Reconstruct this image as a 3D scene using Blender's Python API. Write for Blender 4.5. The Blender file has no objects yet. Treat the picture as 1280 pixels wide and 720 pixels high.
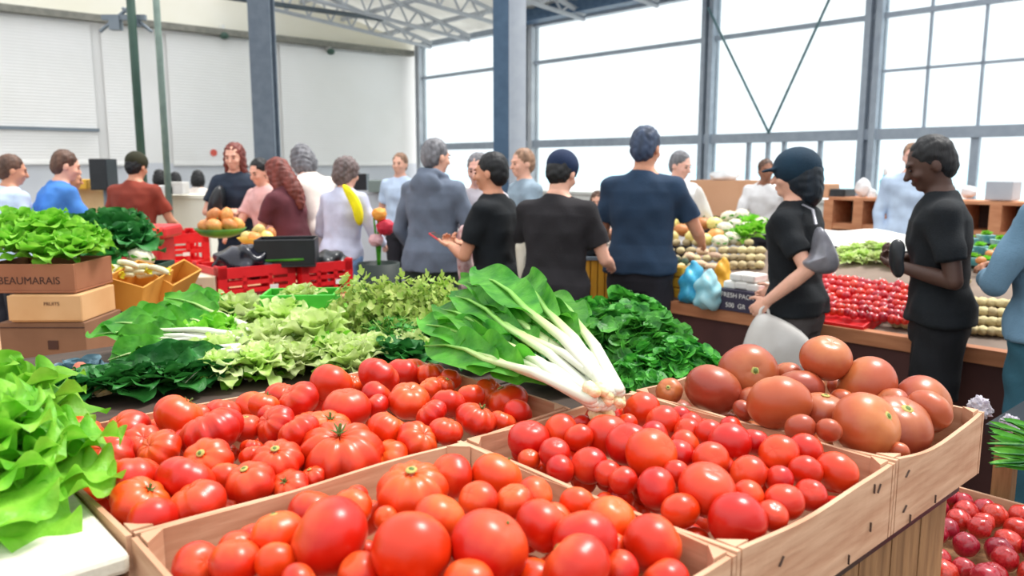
import bpy, math, random
import numpy as np
from mathutils import Vector, Matrix, Euler, noise as mnoise

# ------------------------------------------------------------------ camera, world, light
SC = bpy.context.scene
COL = SC.collection
F = 1000.0; HZ = 207.0; CAMH = 1.55
PITCH = math.atan((360 - HZ) / F)
TH = math.radians(42)
A = np.array([math.cos(TH), math.sin(TH), 0.0]); B = np.array([-math.sin(TH), math.cos(TH), 0.0])

cam = bpy.data.objects.new('camera', bpy.data.cameras.new('camera')); COL.objects.link(cam)
cam.location = (0, 0, CAMH); cam.rotation_euler = (math.pi / 2 - PITCH, 0, 0)
cam.data.sensor_width = 36.0; cam.data.lens = 36.0 * F / 1280.0
cam.data.clip_start = 0.05; cam.data.clip_end = 6000
cam.data.dof.use_dof = True; cam.data.dof.focus_distance = 1.85; cam.data.dof.aperture_fstop = 4.2
SC.camera = cam
SC.view_settings.view_transform = 'Standard'; SC.view_settings.look = 'None'
SC.view_settings.gamma = 1.0; SC.view_settings.use_curve_mapping = False
SC.view_settings.exposure = 0.55
SC.cycles.max_bounces = 7; SC.cycles.diffuse_bounces = 3; SC.cycles.transparent_max_bounces = 10
SC.cycles.sample_clamp_indirect = 6.0

wd = bpy.data.worlds.new('sky'); SC.world = wd; wd.use_nodes = True
nt = wd.node_tree; bgn = nt.nodes['Background']
tc = nt.nodes.new('ShaderNodeTexCoord'); sx = nt.nodes.new('ShaderNodeSeparateXYZ'); cr = nt.nodes.new('ShaderNodeValToRGB')
nt.links.new(tc.outputs['Generated'], sx.inputs[0]); nt.links.new(sx.outputs['Z'], cr.inputs[0]); nt.links.new(cr.outputs[0], bgn.inputs[0])
cr.color_ramp.elements[0].position = 0.0; cr.color_ramp.elements[0].color = (0.86, 0.94, 1.0, 1)
cr.color_ramp.elements[1].position = 0.25; cr.color_ramp.elements[1].color = (0.97, 0.985, 1.0, 1)
bgn.inputs[1].default_value = 1.12

sl = bpy.data.lights.new('sun', 'SUN'); sun = bpy.data.objects.new('sun', sl); COL.objects.link(sun)
sl.energy = 2.6; sl.angle = math.radians(18); sl.color = (1.0, 0.97, 0.93)
# hazy sun stands behind the window wall, high, to the right of the view
sd = Vector((A * 0.62 - B * 0.10 + np.array([0, 0, 1.25])).tolist())
sun.rotation_euler = sd.to_track_quat('Z', 'Y').to_euler(); sun.location = (6, 6, 9)

# ------------------------------------------------------------------ helpers
def ray(u, v):
    x = (u - 640.0); z = -(v - 360.0); c, s = math.cos(PITCH), math.sin(PITCH)
    return np.array([x, F * c + z * s, z * c - F * s])
def at(u, v, z):                 # point on the horizontal plane at height z
    d = ray(u, v); k = (z - CAMH) / d[2]
    return np.array([0, 0, CAMH]) + d * k
def atY(u, v, Y):                # point at distance Y in front of the camera
    d = ray(u, v); return np.array([0, 0, CAMH]) + d * (Y / d[1])
def atS(u, v, s):                # point on the vertical plane s = const (parallel to the window wall)
    d = ray(u, v); return np.array([0, 0, CAMH]) + d * (s / (d @ A))
def atT(u, v, t):                # point on the vertical plane t = const (parallel to the left wall)
    d = ray(u, v); return np.array([0, 0, CAMH]) + d * (t / (d @ B))
def st(p): return float(p[0] * A[0] + p[1] * A[1]), float(p[0] * B[0] + p[1] * B[1])
def W(s, t, z=0.0): return A * s + B * t + np.array([0, 0, z])

class MB:
    def __init__(s): s.v = []; s.f = []; s.m = []; s.n = 0
    def add(s, verts, faces, mi=0):
        verts = np.asarray(verts, float); s.v.append(verts)
        s.f += [tuple(int(i) + s.n for i in f) for f in faces]; s.m += [mi] * len(faces); s.n += len(verts)
    def box(s, c, size, R=None, mi=0):
        x, y, z = [q / 2 for q in size]
        V = np.array([(-x,-y,-z),(x,-y,-z),(x,y,-z),(-x,y,-z),(-x,-y,z),(x,-y,z),(x,y,z),(-x,y,z)])
        if R is not None: V = V @ np.array(R).T
        s.add(V + np.array(c), [(0,3,2,1),(4,5,6,7),(0,1,5,4),(1,2,6,5),(2,3,7,6),(3,0,4,7)], mi)
    def span(s, lo, hi, mi=0):
        lo = np.array(lo, float); hi = np.array(hi, float); s.box((lo + hi) / 2, hi - lo, None, mi)
    def rings(s, rings, cap=True, mi=0, closed=True):
        k = len(rings[0]); V = np.concatenate(rings); Fc = []
        for i in range(len(rings) - 1):
            for j in range(k if closed else k - 1):
                a = i * k + j; b = i * k + (j + 1) % k
                Fc.append((a, b, b + k, a + k))
        if cap and closed:
            Fc.append(tuple(reversed(range(k)))); Fc.append(tuple((len(rings) - 1) * k + j for j in range(k)))
        s.add(V, Fc, mi)
    def tube(s, pts, rad, n=10, mi=0, round_ends=True, flat=1.0):
        pts = [np.array(p, float) for p in pts]; rad = list(rad) if hasattr(rad, '__len__') else [rad] * len(pts)
        if round_ends:
            d0 = pts[0] - pts[1]; d0 /= max(1e-9, np.linalg.norm(d0)); d1 = pts[-1] - pts[-2]; d1 /= max(1e-9, np.linalg.norm(d1))
            r0, r1 = rad[0], rad[-1]
            pts = [pts[0] + d0 * r0 * .95, pts[0] + d0 * r0 * .7] + pts + [pts[-1] + d1 * r1 * .7, pts[-1] + d1 * r1 * .95]
            rad = [r0 * .3, r0 * .7] + rad + [r1 * .7, r1 * .3]
        up = None; R = []
        for i, p in enumerate(pts):
            t = pts[min(i + 1, len(pts) - 1)] - pts[max(i - 1, 0)]; t = t / max(1e-9, np.linalg.norm(t))
            if up is None:
                up = np.array([0, 0, 1.0]) if abs(t[2]) < .9 else np.array([0, 1.0, 0])
            up = up - t * (up @ t); up /= max(1e-9, np.linalg.norm(up)); sd_ = np.cross(t, up)
            a = np.arange(n) * 2 * math.pi / n
            R.append(p + rad[i] * (np.outer(np.cos(a), sd_) + flat * np.outer(np.sin(a), up)))
        s.rings(R, True, mi)
    def ell(s, c, r, R=None, n=16, m=10, mi=0):
        r = np.array(r if hasattr(r, '__len__') else (r, r, r), float); V = [(0, 0, 1.0)]
        for i in range(1, m):
            ph = math.pi * i / m
            for j in range(n):
                a = 2 * math.pi * j / n; V.append((math.sin(ph) * math.cos(a), math.sin(ph) * math.sin(a), math.cos(ph)))
        V.append((0, 0, -1.0)); V = np.array(V) * r
        if R is not None: V = V @ np.array(R).T
        Fc = [(0, 1 + j, 1 + (j + 1) % n) for j in range(n)]
        for i in range(m - 2):
            for j in range(n):
                a = 1 + i * n + j; b = 1 + i * n + (j + 1) % n; Fc.append((a, a + n, b + n, b))
        L = len(V) - 1; o = 1 + (m - 2) * n
        Fc += [(L, o + (j + 1) % n, o + j) for j in range(n)]
        s.add(V + np.array(c), Fc, mi)
    def grid(s, P, mi=0):                        # P: (nu, nv, 3)
        nu, nv = P.shape[:2]
        s.add(P.reshape(-1, 3), [(i*nv+j, i*nv+j+1, (i+1)*nv+j+1, (i+1)*nv+j) for i in range(nu-1) for j in range(nv-1)], mi)
    def mesh(s, name, mats, smooth=True):
        me = bpy.data.meshes.new(name)
        me.from_pydata(np.concatenate(s.v).tolist() if s.v else [], [], s.f)
        for m in (mats if isinstance(mats, (list, tuple)) else [mats]): me.materials.append(m)
        me.polygons.foreach_set('material_index', s.m)
        me.polygons.foreach_set('use_smooth', [smooth] * len(me.polygons))
        me.update(); return me
    def build(s, name, mats, parent=None, smooth=False, loc=None, rz=None, bevel=0, remesh=0, smooth_it=0, noise=None):
        me = s.mesh(name, mats, smooth)
        o = bpy.data.objects.new(name, me); COL.objects.link(o)
        if bevel:
            md = o.modifiers.new('b', 'BEVEL'); md.width = bevel; md.segments = 2; md.limit_method = 'ANGLE'
        if remesh:
            md = o.modifiers.new('r', 'REMESH'); md.mode = 'VOXEL'; md.voxel_size = remesh; md.use_smooth_shade = True
            if smooth_it:
                md = o.modifiers.new('s', 'SMOOTH'); md.factor = .5; md.iterations = smooth_it
            bpy.context.view_layer.update()
            dg = bpy.context.evaluated_depsgraph_get()
            nm = bpy.data.meshes.new_from_object(o.evaluated_get(dg))
            o.modifiers.clear(); o.data = nm; nm.name = name
            if noise:
                amp, fr = noise
                for vv in nm.vertices:
                    q = vv.co * fr; vv.co += vv.normal * amp * mnoise.noise((q.x, q.y, q.z * .6))
        if parent is not None: o.parent = parent
        if loc is not None: o.location = [float(q) for q in loc]
        if rz is not None: o.rotation_euler[2] = rz
        return o

def tag(o, label=None, cat=None, group=None, kind=None):
    if label: o['label'] = label
    if cat: o['category'] = cat
    if group: o['group'] = group
    if kind: o['kind'] = kind
    return o
def thing(name, loc, rz, label, cat, group=None):
    o = bpy.data.objects.new(name, None); COL.objects.link(o); o.empty_display_size = .05
    o.location = [float(q) for q in loc]; o.rotation_euler[2] = rz
    return tag(o, label, cat, group)
def copy_tree(o, loc, rot=None, scale=None, label=None, group=None):
    c = o.copy(); COL.objects.link(c); c.location = [float(q) for q in loc]
    if rot is not None: c.rotation_euler = rot
    if scale is not None: c.scale = (scale,) * 3 if not hasattr(scale, '__len__') else scale
    if label: c['label'] = label
    if group: c['group'] = group
    for ch in [x for x in KIDS.get(o.name, [])]:
        d = ch.copy(); COL.objects.link(d); d.parent = c
        for g in KIDS.get(ch.name, []):
            e = g.copy(); COL.objects.link(e); e.parent = d
    return c
KIDS = {}
def kids(o): KIDS[o.name] = list(o.children); [KIDS.__setitem__(c.name, list(c.children)) for c in o.children]

def srgb(r, g, b):
    f = lambda c: (c / 255) / 12.92 if c / 255 <= .04045 else ((c / 255 + .055) / 1.055) ** 2.4
    return (f(r), f(g), f(b), 1)
MATS = {}
def mat(name, c1, c2=None, rough=.6, scale=8.0, stretch=(1, 1, 1), metal=0, coat=0, bump=0, trans=0, rand=0, spec=.5, objc=True, detail=3, sss=0, emit=None, bscale=None):
    if name in MATS: return MATS[name]
    m = bpy.data.materials.new(name); m.use_nodes = True; nt = m.node_tree; N = nt.nodes; L = nt.links
    p = N['Principled BSDF']; p.inputs['Roughness'].default_value = rough; p.inputs['Metallic'].default_value = metal
    p.inputs['Specular IOR Level'].default_value = spec; p.inputs['Coat Weight'].default_value = coat
    c1 = srgb(*c1); c2 = srgb(*c2) if c2 else c1
    tcn = N.new('ShaderNodeTexCoord'); mp = N.new('ShaderNodeMapping'); nz = N.new('ShaderNodeTexNoise'); rp = N.new('ShaderNodeValToRGB')
    mp.inputs['Scale'].default_value = stretch; nz.inputs['Scale'].default_value = scale; nz.inputs['Detail'].default_value = detail
    L.new(tcn.outputs['Object'], mp.inputs[0]); L.new(mp.outputs[0], nz.inputs['Vector']); L.new(nz.outputs['Fac'], rp.inputs[0])
    rp.color_ramp.elements[0].position = .35; rp.color_ramp.elements[1].position = .65
    rp.color_ramp.elements[0].color = c1; rp.color_ramp.elements[1].color = c2
    out = rp.outputs[0]
    if rand:
        oi = N.new('ShaderNodeObjectInfo'); hs = N.new('ShaderNodeHueSaturation'); mr = N.new('ShaderNodeMapRange'); mv = N.new('ShaderNodeMapRange')
        mr.inputs['To Min'].default_value = .5 - rand * .04; mr.inputs['To Max'].default_value = .5 + rand * .12
        mv.inputs['To Min'].default_value = 1 - rand * 3; mv.inputs['To Max'].default_value = 1 + rand * 2
        L.new(oi.outputs['Random'], mr.inputs['Value']); L.new(oi.outputs['Random'], mv.inputs['Value'])
        L.new(mr.outputs[0], hs.inputs['Hue']); L.new(mv.outputs[0], hs.inputs['Value']); L.new(out, hs.inputs['Color']); out = hs.outputs[0]
    L.new(out, p.inputs['Base Color'])
    if bump:
        bp = N.new('ShaderNodeBump'); bp.inputs['Strength'].default_value = bump; bp.inputs['Distance'].default_value = .01
        if bscale:
            n2 = N.new('ShaderNodeTexNoise'); n2.inputs['Scale'].default_value = bscale; L.new(mp.outputs[0], n2.inputs['Vector']); L.new(n2.outputs['Fac'], bp.inputs['Height'])
        else: L.new(nz.outputs['Fac'], bp.inputs['Height'])
        L.new(bp.outputs[0], p.inputs['Normal'])
    if sss:
        p.inputs['Subsurface Weight'].default_value = sss; p.inputs['Subsurface Radius'].default_value = (.02, .006, .003)
    if trans:
        tr = N.new('ShaderNodeBsdfTranslucent'); mx = N.new('ShaderNodeMixShader'); mx.inputs[0].default_value = trans
        L.new(out, tr.inputs['Color']); L.new(p.outputs[0], mx.inputs[1]); L.new(tr.outputs[0], mx.inputs[2])
        L.new(mx.outputs[0], N['Material Output'].inputs['Surface'])
    MATS[name] = m; return m

M_WOOD = mat('crate_wood', (190, 142, 110), (212, 170, 138), .75, 6, (1, 1, 9), bump=.15, detail=5)
M_WOOD2 = mat('old_plank', (128, 92, 58), (168, 126, 84), .8, 5, (8, 8, 1), bump=.3, detail=5)
M_WOODL = mat('pale_board', (222, 186, 140), (238, 210, 170), .7, 4, (1, 6, 6))
M_DARK = mat('dark_steel', (70, 82, 92), (82, 95, 104), .5, 3)
M_STEEL = mat('painted_steel', (112, 124, 134), (126, 138, 148), .5, 3)
M_PALE = mat('pale_steel', (176, 182, 190), (190, 196, 202), .5, 3)
M_GREEN = mat('dark_green_pipe', (44, 74, 62), (56, 86, 74), .5, 3)
M_WHITE = mat('white_paint', (232, 232, 226), (240, 240, 236), .8, 1.5)
M_WALL = mat('wall_paint', (240, 240, 236), (247, 247, 245), .85, .6)
M_CREAM = mat('cream_paint', (240, 236, 218), (246, 243, 230), .85, .8)
M_WGREY = mat('grey_wall_band', (212, 216, 222), (222, 226, 230), .8, .8)
M_FLOOR = mat('concrete_floor', (96, 90, 84), (120, 112, 104), .7, 1.2, detail=6)
M_ROOF = mat('roof_sheet', (206, 206, 202), (222, 222, 218), .6, 1.0, trans=.6)
M_CARD = mat('cardboard', (186, 140, 96), (200, 154, 108), .85, 5)
M_STAPLE = mat('rusty_staple', (70, 56, 50), (96, 80, 72), .5, 30, metal=.5)
M_BLACK = mat('black_plastic', (22, 26, 30), (34, 38, 42), .35, 6)
M_REDP = mat('red_plastic', (214, 22, 30), (232, 34, 40), .4, 6)
M_FOAM = mat('white_foam', (216, 212, 194), (228, 224, 208), .7, 60, bump=.1)
def fruit_mat(name, top, side, rand=.06, rough=.18, coat=.5):
    if name in MATS: return MATS[name]
    m = mat(name, side, side, rough, 3, coat=coat, rand=rand)
    N = m.node_tree.nodes; L = m.node_tree.links
    rp = [n for n in N if n.type == 'VALTORGB'][0]; tcn = [n for n in N if n.type == 'TEX_COORD'][0]; nz = [n for n in N if n.type == 'TEX_NOISE'][0]
    sp = N.new('ShaderNodeSeparateXYZ'); L.new(tcn.outputs['Object'], sp.inputs[0])
    ad = N.new('ShaderNodeMath'); ad.operation = 'MULTIPLY_ADD'; L.new(nz.outputs['Fac'], ad.inputs[0]); ad.inputs[1].default_value = .5; L.new(sp.outputs['Z'], ad.inputs[2])
    L.new(ad.outputs[0], rp.inputs[0])
    rp.color_ramp.elements[0].position = .45; rp.color_ramp.elements[1].position = 1.0
    rp.color_ramp.elements[0].color = srgb(*side); rp.color_ramp.elements[1].color = srgb(*top)
    return m
M_TOM = fruit_mat('ripe_tomato', (230, 82, 30), (212, 38, 8), rough=.34, coat=.05)  # own orange shoulder; lit tops and darker lower sides also put into the colour
M_TOM2 = fruit_mat('vine_tomato', (220, 54, 24), (202, 22, 8), rough=.3, coat=.1)
M_TOM3 = fruit_mat('brown_tomato', (182, 100, 58), (168, 70, 44), rand=.07, rough=.34, coat=.08)
M_CALYX = mat('calyx', (66, 96, 38), (110, 130, 60), .7, 30)
M_SCAR = mat('stem_scar', (196, 184, 104), (150, 146, 74), .8, 40)
# ------------------------------------------------------------------ smooth solids for bodies and clothing (signed distance + surface nets)
class SD:
    def __init__(s): s.p = []
    def ell(s, c, r, R=None, *a, k=.012, **kw):
        r = np.array(r if hasattr(r, '__len__') else (r,) * 3, float); m = r.max(); c = np.array(c, float)
        s.p.append(('e', c - m, c + m, k, (c, r, np.eye(3) if R is None else np.array(R))))
    def tube(s, pts, rad, n=0, mi=0, round_ends=True, flat=1, k=.014, cut=False):
        pts = [np.array(q, float) for q in pts]; rad = list(rad) if hasattr(rad, '__len__') else [rad] * len(pts)
        P = np.array(pts); m = max(rad); s.p.append(('t', P.min(0) - m, P.max(0) + m, k, (pts, rad, cut or not round_ends)))
    def torso(s, secs, T, k=.02):
        """secs: (z, cy, hw, hd); T = (pivot, R) lean applied above the pivot"""
        a = np.array(secs, float); lo = np.array([-a[:, 2].max(), (a[:, 1] - a[:, 3]).min(), a[0, 0]]); hi = np.array([a[:, 2].max(), (a[:, 1] + a[:, 3]).max(), a[-1, 0]])
        C = np.array([[x, y, z] for x in (lo[0], hi[0]) for y in (lo[1], hi[1]) for z in (lo[2], hi[2])]); L = np.where(C[:, 2:3] > T[0][2], (C - T[0]) @ T[1].T + T[0], C)
        C = np.concatenate([C, L]); s.p.append(('s', C.min(0), C.max(0), k, (a, T)))
    def mesh(s, vox):
        lo = np.min([q[1] for q in s.p], 0) - vox * 3; hi = np.max([q[2] for q in s.p], 0) + vox * 3
        ax = [np.arange(lo[i], hi[i] + vox, vox) for i in range(3)]; D = np.full([len(a) for a in ax], .3)
        for kind, a, b, k, dat in s.p:
            mg = k + vox * 2.5; sl = tuple(slice(max(0, int((a[i] - mg - lo[i]) / vox)), int((b[i] + mg - lo[i]) / vox) + 2) for i in range(3))
            X, Y, Z = np.meshgrid(*[ax[i][sl[i]] for i in range(3)], indexing='ij'); p = np.stack([X, Y, Z], -1)
            if kind == 'e':
                c, r, R = dat; q = (p - c) @ R; k0 = np.linalg.norm(q / r, axis=-1); k1 = np.linalg.norm(q / (r * r), axis=-1) + 1e-9; d = k0 * (k0 - 1) / k1
            elif kind == 't':
                pts, rad, cut = dat; d = None
                for i in range(len(pts) - 1):
                    ab = pts[i + 1] - pts[i]; L2 = max(1e-9, ab @ ab); t = (p - pts[i]) @ ab / L2; tc_ = np.clip(t, 0, 1)
                    e = np.linalg.norm(p - pts[i] - tc_[..., None] * ab, axis=-1) - (rad[i] + (rad[i + 1] - rad[i]) * tc_)
                    if cut and i == len(pts) - 2: e = np.maximum(e, (t - 1) * math.sqrt(L2))
                    d = e if d is None else np.minimum(d, e)
            else:
                a_, (piv, R) = dat; q = p.copy(); up = (p - piv) @ R   # inverse lean
                q = np.where(((up[..., 2] > 0))[..., None], up + piv, p)
                z = q[..., 2]; cy = np.interp(z, a_[:, 0], a_[:, 1]); hw = np.interp(z, a_[:, 0], a_[:, 2]); hd = np.interp(z, a_[:, 0], a_[:, 3])
                d = (((np.abs(q[..., 0]) / hw) ** 2.3 + (np.abs(q[..., 1] - cy) / hd) ** 2.3) ** (1 / 2.3) - 1) * np.minimum(hw, hd)
                d = np.maximum(d, np.maximum(z - a_[-1, 0], a_[0, 0] - z))
            o = D[sl]; h = np.clip(.5 + .5 * (o - d) / k, 0, 1); D[sl] = o * (1 - h) + d * h - k * h * (1 - h)
        return surface_nets(D, lo, vox)
def surface_nets(D, lo, vox):
    n = np.array(D.shape) - 1; I = D < 0
    c = [(i, j, k) for i in (0, 1) for j in (0, 1) for k in (0, 1)]
    V8 = [I[i:i + n[0], j:j + n[1], k:k + n[2]] for i, j, k in c]; cnt = sum(v.astype(np.int8) for v in V8); act = (cnt > 0) & (cnt < 8)
    idx = -np.ones(act.shape, int); ii = np.argwhere(act); idx[act] = np.arange(len(ii)); S = np.zeros((len(ii), 3)); N_ = np.zeros(len(ii))
    val = {q: D[ii[:, 0] + q[0], ii[:, 1] + q[1], ii[:, 2] + q[2]] for q in c}
    for a in c:
        for ax in range(3):
            if a[ax]: continue
            b = list(a); b[ax] = 1; b = tuple(b); va, vb = val[a], val[b]; m = (va < 0) != (vb < 0); t = np.where(m, va / np.where(m, va - vb, 1), 0)
            P = np.repeat(np.array(a, float)[None], len(ii), 0); P[:, ax] = t; S += P * m[:, None]; N_ += m
    V = (ii + S / N_[:, None]) * vox + lo; Fc = []
    for ax in range(3):
        s0 = [slice(1, None)] * 3; s1 = [slice(1, None)] * 3; s0[ax] = slice(0, -1); s1[ax] = slice(1, None)
        a = I[tuple(s0)]; b = I[tuple(s1)]; u, w = [(1, 2), (2, 0), (0, 1)][ax]
        for pol in (0, 1):
            m = (a & ~b) if pol == 0 else (~a & b); e = np.argwhere(m) + 1; e[:, ax] -= 1
            e = e[np.all(e < n, axis=1)]
            du = np.zeros(3, int); du[u] = 1; dw = np.zeros(3, int); dw[w] = 1
            q = [idx[tuple((e - x).T)] for x in (du * 0, du, du + dw, dw)]
            Q = np.stack(q, 1); Fc.append(Q if pol == 0 else Q[:, ::-1])
    Q = np.concatenate(Fc); Q = Q[(Q >= 0).all(1)]
    return V, Q
def npmesh(name, V, Q, m):
    me = bpy.data.meshes.new(name); me.vertices.add(len(V)); me.vertices.foreach_set('co', V.astype(np.float32).ravel()); me.loops.add(Q.size); me.loops.foreach_set('vertex_index', Q.astype(np.int32).ravel())
    me.polygons.add(len(Q)); me.polygons.foreach_set('loop_start', np.arange(0, Q.size, 4, dtype=np.int32)); me.polygons.foreach_set('use_smooth', np.ones(len(Q), bool))
    me.materials.append(m); me.update(calc_edges=True); me.validate(); return me
def sdobj(sd, name, m, parent=None, vox=.01, k=1.0, nz=None):
    V, Q = sd.mesh(vox)
    if nz:
        amp, fr = nz; x, y, z = V.T * fr; w = np.sin(x * 3.1 + 1.7 * np.sin(z * 2.3) + y) * np.sin(z * 2.1 + 1.3 * np.sin(x * 1.9) + .6 * y) + .6 * np.sin(z * 4.7 + 2 * np.sin(y * 2.1 + x * 2.7))
        e1 = V[Q[:, 2]] - V[Q[:, 0]]; e2 = V[Q[:, 3]] - V[Q[:, 1]]; fn = np.cross(e1, e2); N_ = np.zeros_like(V)
        for j in range(4): np.add.at(N_, Q[:, j], fn)
        N_ /= np.linalg.norm(N_, axis=1)[:, None] + 1e-9; V = V + N_ * (w * amp * .45)[:, None]
    me = npmesh(name, V * k, Q, m); o = bpy.data.objects.new(name, me); COL.objects.link(o)
    if parent is not None: o.parent = parent
    return o

# ------------------------------------------------------------------ the hall
S_WIN = 11.54; T_WALL = 16.5
mb = MB(); mb.span((-8, -9, -.1), (S_WIN, T_WALL, 0)); tag(mb.build('floor', M_FLOOR, rz=TH), kind='structure')
# left wall with shutters, lower grey band, upper cream strip
mb = MB()
zt = 4.22
def wall_strip(s0, s1, z0, z1, m, proud=0.0):
    mb.span((s0, T_WALL - proud, z0), (s1, T_WALL + .2, z1), m)
wall_strip(-8, S_WIN + .2, 0, 1.6, 1)
wall_strip(-8, S_WIN + .2, 1.6, zt, 0)
V = [(-8, zt), (S_WIN + .2, zt), (S_WIN + .2, 4.42), (-8, 4.45 + .24 * (S_WIN + 8))]
mb.add([(a, T_WALL, b) for a, b in V] + [(a, T_WALL + .2, b) for a, b in V], [(0,1,2,3), (7,6,5,4), (0,4,5,1), (1,5,6,2), (2,6,7,3), (3,7,4,0)], 2)
o = mb.build('wall_left', [M_WALL, M_WGREY, M_CREAM], rz=TH); tag(o, kind='structure')
def shutter(u0, u1, zb, ztp, n=46):
    s0 = st(atT(u0, 150, T_WALL))[0]; s1 = st(atT(u1, 150, T_WALL))[0]
    m = MB(); k = n * 2
    P = np.zeros((k + 1, 2, 3))
    for i in range(k + 1):
        z = zb + (ztp - zb) * i / k; y = T_WALL - .05 - (.004 if i % 2 else 0)
        P[i, 0] = (s0, y, z); P[i, 1] = (s1, y, z)
    m.grid(P[:, ::-1])
    m.span((s0, T_WALL - .07, zb - .05), (s1, T_WALL - .001, zb))
    return m
i_ = 0
for (u0, u1, zb) in ((-60, 120, 1.62), (133, 168, 1.6), (213, 318, 1.6), (352, 500, 1.6)):
    m = shutter(u0, u1, zb, 4.1); i_ += 1
    tag(m.build('trim_%d' % i_, M_WALL, rz=TH), kind='structure')
for (u0, u1, v0, v1) in ((-60, 122, 158, 161),):
    a = atT(u0, v0, T_WALL); b = atT(122, v0, T_WALL); m = MB()
    m.span((st(a)[0], T_WALL - .1, a[2] - .03), (st(b)[0], T_WALL - .065, a[2] + .03)); tag(m.build('trim_6', M_STEEL, rz=TH), kind='structure')
# long pipe/beam under the roof on the left wall
m = MB(); m.span((-6, T_WALL - .22, zt - .07), (S_WIN, T_WALL - .02, zt + .05))
tag(m.build('trim_5', mat('beam_grey', (120, 120, 112), (140, 138, 128), .6), rz=TH), kind='structure')
m = MB(); m.tube([W(-5, 15.2, 4.05 + .62), W(2.2, 15.2, 4.67), W(9.9, 15.2, 4.67)], .05); tag(m.build('service_pipe', M_DARK, smooth=True), 'dark overhead pipe running along the white left wall', 'pipe')

mb = MB(); mb.span((-8, -9.2, 0), (S_WIN, -9, 5.2)); tag(mb.build('wall_right', M_WGREY, rz=TH), kind='structure')  # unseen wall, added to cut low sky fill on the front faces
mb = MB(); mb.span((-8.2, -9, 0), (-8, T_WALL, 5.2)); tag(mb.build('wall_back', M_WGREY, rz=TH), kind='structure')  # unseen wall added behind the camera to block frontal sky light
# window wall: grid of steel posts and rails with glass
def wpt(u, v): p = atS(u, v, S_WIN); return st(p)[1], float(p[2])
glass = bpy.data.materials.new('window_glass'); glass.use_nodes = True
gn = glass.node_tree; gn.nodes.clear(); go = gn.nodes.new('ShaderNodeOutputMaterial'); gt = gn.nodes.new('ShaderNodeBsdfTransparent'); gg = gn.nodes.new('ShaderNodeBsdfGlossy'); gm = gn.nodes.new('ShaderNodeMixShader')
gt.inputs[0].default_value = (.95, .98, .98, 1); gg.inputs['Roughness'].default_value = .05; gm.inputs[0].default_value = .05
gn.links.new(gt.outputs[0], gm.inputs[1]); gn.links.new(gg.outputs[0], gm.inputs[2]); gn.links.new(gm.outputs[0], go.inputs[0])
Z_SILL = 1.0; Z_RAIL = 1.93; Z_TR = 3.6; Z_TOP = 4.42
m = MB(); m.span((S_WIN, -6, 0), (S_WIN + .2, T_WALL, Z_SILL)); m.span((S_WIN - .06, -6, Z_SILL), (S_WIN + .2, T_WALL, Z_SILL + .05))
tag(m.build('wall_window', M_WHITE, rz=TH), kind='structure')
posts = [(505, .24), (527, .16), (663, .3), (885, .22), (1088, .24)]
ts = [wpt(u, 150)[0] for u, _ in posts] + [-1.2, -6]
n_ = 0
for i, (u, w) in enumerate(posts):
    t = ts[i]; m = MB(); n_ += 1
    m.span((S_WIN - .12, t - w / 2, 0), (S_WIN + .1, t - w * .15, Z_TOP)); m.span((S_WIN - .12, t + w * .15, 0), (S_WIN + .1, t + w / 2, Z_TOP)); m.span((S_WIN - .02, t - w / 2, 0), (S_WIN + .04, t + w / 2, Z_TOP))
    tag(m.build('steel_column', M_PALE if i < 3 else mat('window_steel', (152, 164, 178), (164, 176, 188), .5), rz=TH), ['grey steel column in the far corner of the hall', 'thin grey post where the far window begins', 'pale grey double post beside the big blue column', 'grey steel window column left of the wire bracing', 'grey steel window column right of the wire bracing'][i], 'column')  # window steel is paled, the window haze is put into its colour
M_FR = MATS['window_steel']
for i in range(1, len(ts) - 1):
    t1, t0 = ts[i], ts[i + 1]; m = MB()
    zt0 = Z_TR
    m.span((S_WIN - .08, t0, Z_RAIL - .02), (S_WIN + .08, t1, Z_RAIL + .13))      # main rail
    m.span((S_WIN - .04, t0, zt0 - .035), (S_WIN + .04, t1, zt0 + .035))           # transom
    m.span((S_WIN - .08, t0, Z_TOP - .12), (S_WIN + .08, t1, Z_TOP))
    if i == 4:
        for u in (1160, 1228, 1420): t = wpt(u, 90)[0]; m.span((S_WIN - .02, t - .018, Z_RAIL), (S_WIN + .02, t + .018, Z_TOP))
        for u in (1217, 1420): t = wpt(u, 210)[0]; m.span((S_WIN - .04, t - .05, Z_SILL), (S_WIN + .04, t + .05, Z_RAIL))
        m.span((S_WIN - .02, t0, 2.83), (S_WIN + .02, wpt(1105, 90)[0], 2.87))
    if i == 3:
        for u in (935, 959, 979, 1024): t = wpt(u, 210)[0]; m.span((S_WIN - .03, t - .03, Z_SILL), (S_WIN + .03, t + .03, Z_RAIL))
    fr = m.build('window_%d' % i, M_FR, rz=TH); tag(fr, kind='structure')
    m = MB(); m.span((S_WIN - .005, t0, Z_SILL + .05), (S_WIN + .005, t1, Z_TOP - .1)); g = m.build('pane', glass, fr)
for (a, b) in (((893, 12), (968, 166)), ((968, 166), (1047, -6))):
    p, q = wpt(*a), wpt(*b); m = MB(); m.tube([W(S_WIN - .17, p[0], p[1]), W(S_WIN - .17, q[0], q[1])], .022, 8)
    tag(m.build('bracing_rod', mat('teal_steel', (88, 120, 126), (100, 130, 136), .5), smooth=True), 'thin %s diagonal steel brace across the tall window' % ('left' if a[0] < 900 else 'right'), 'brace', 'bracing rods')
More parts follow.
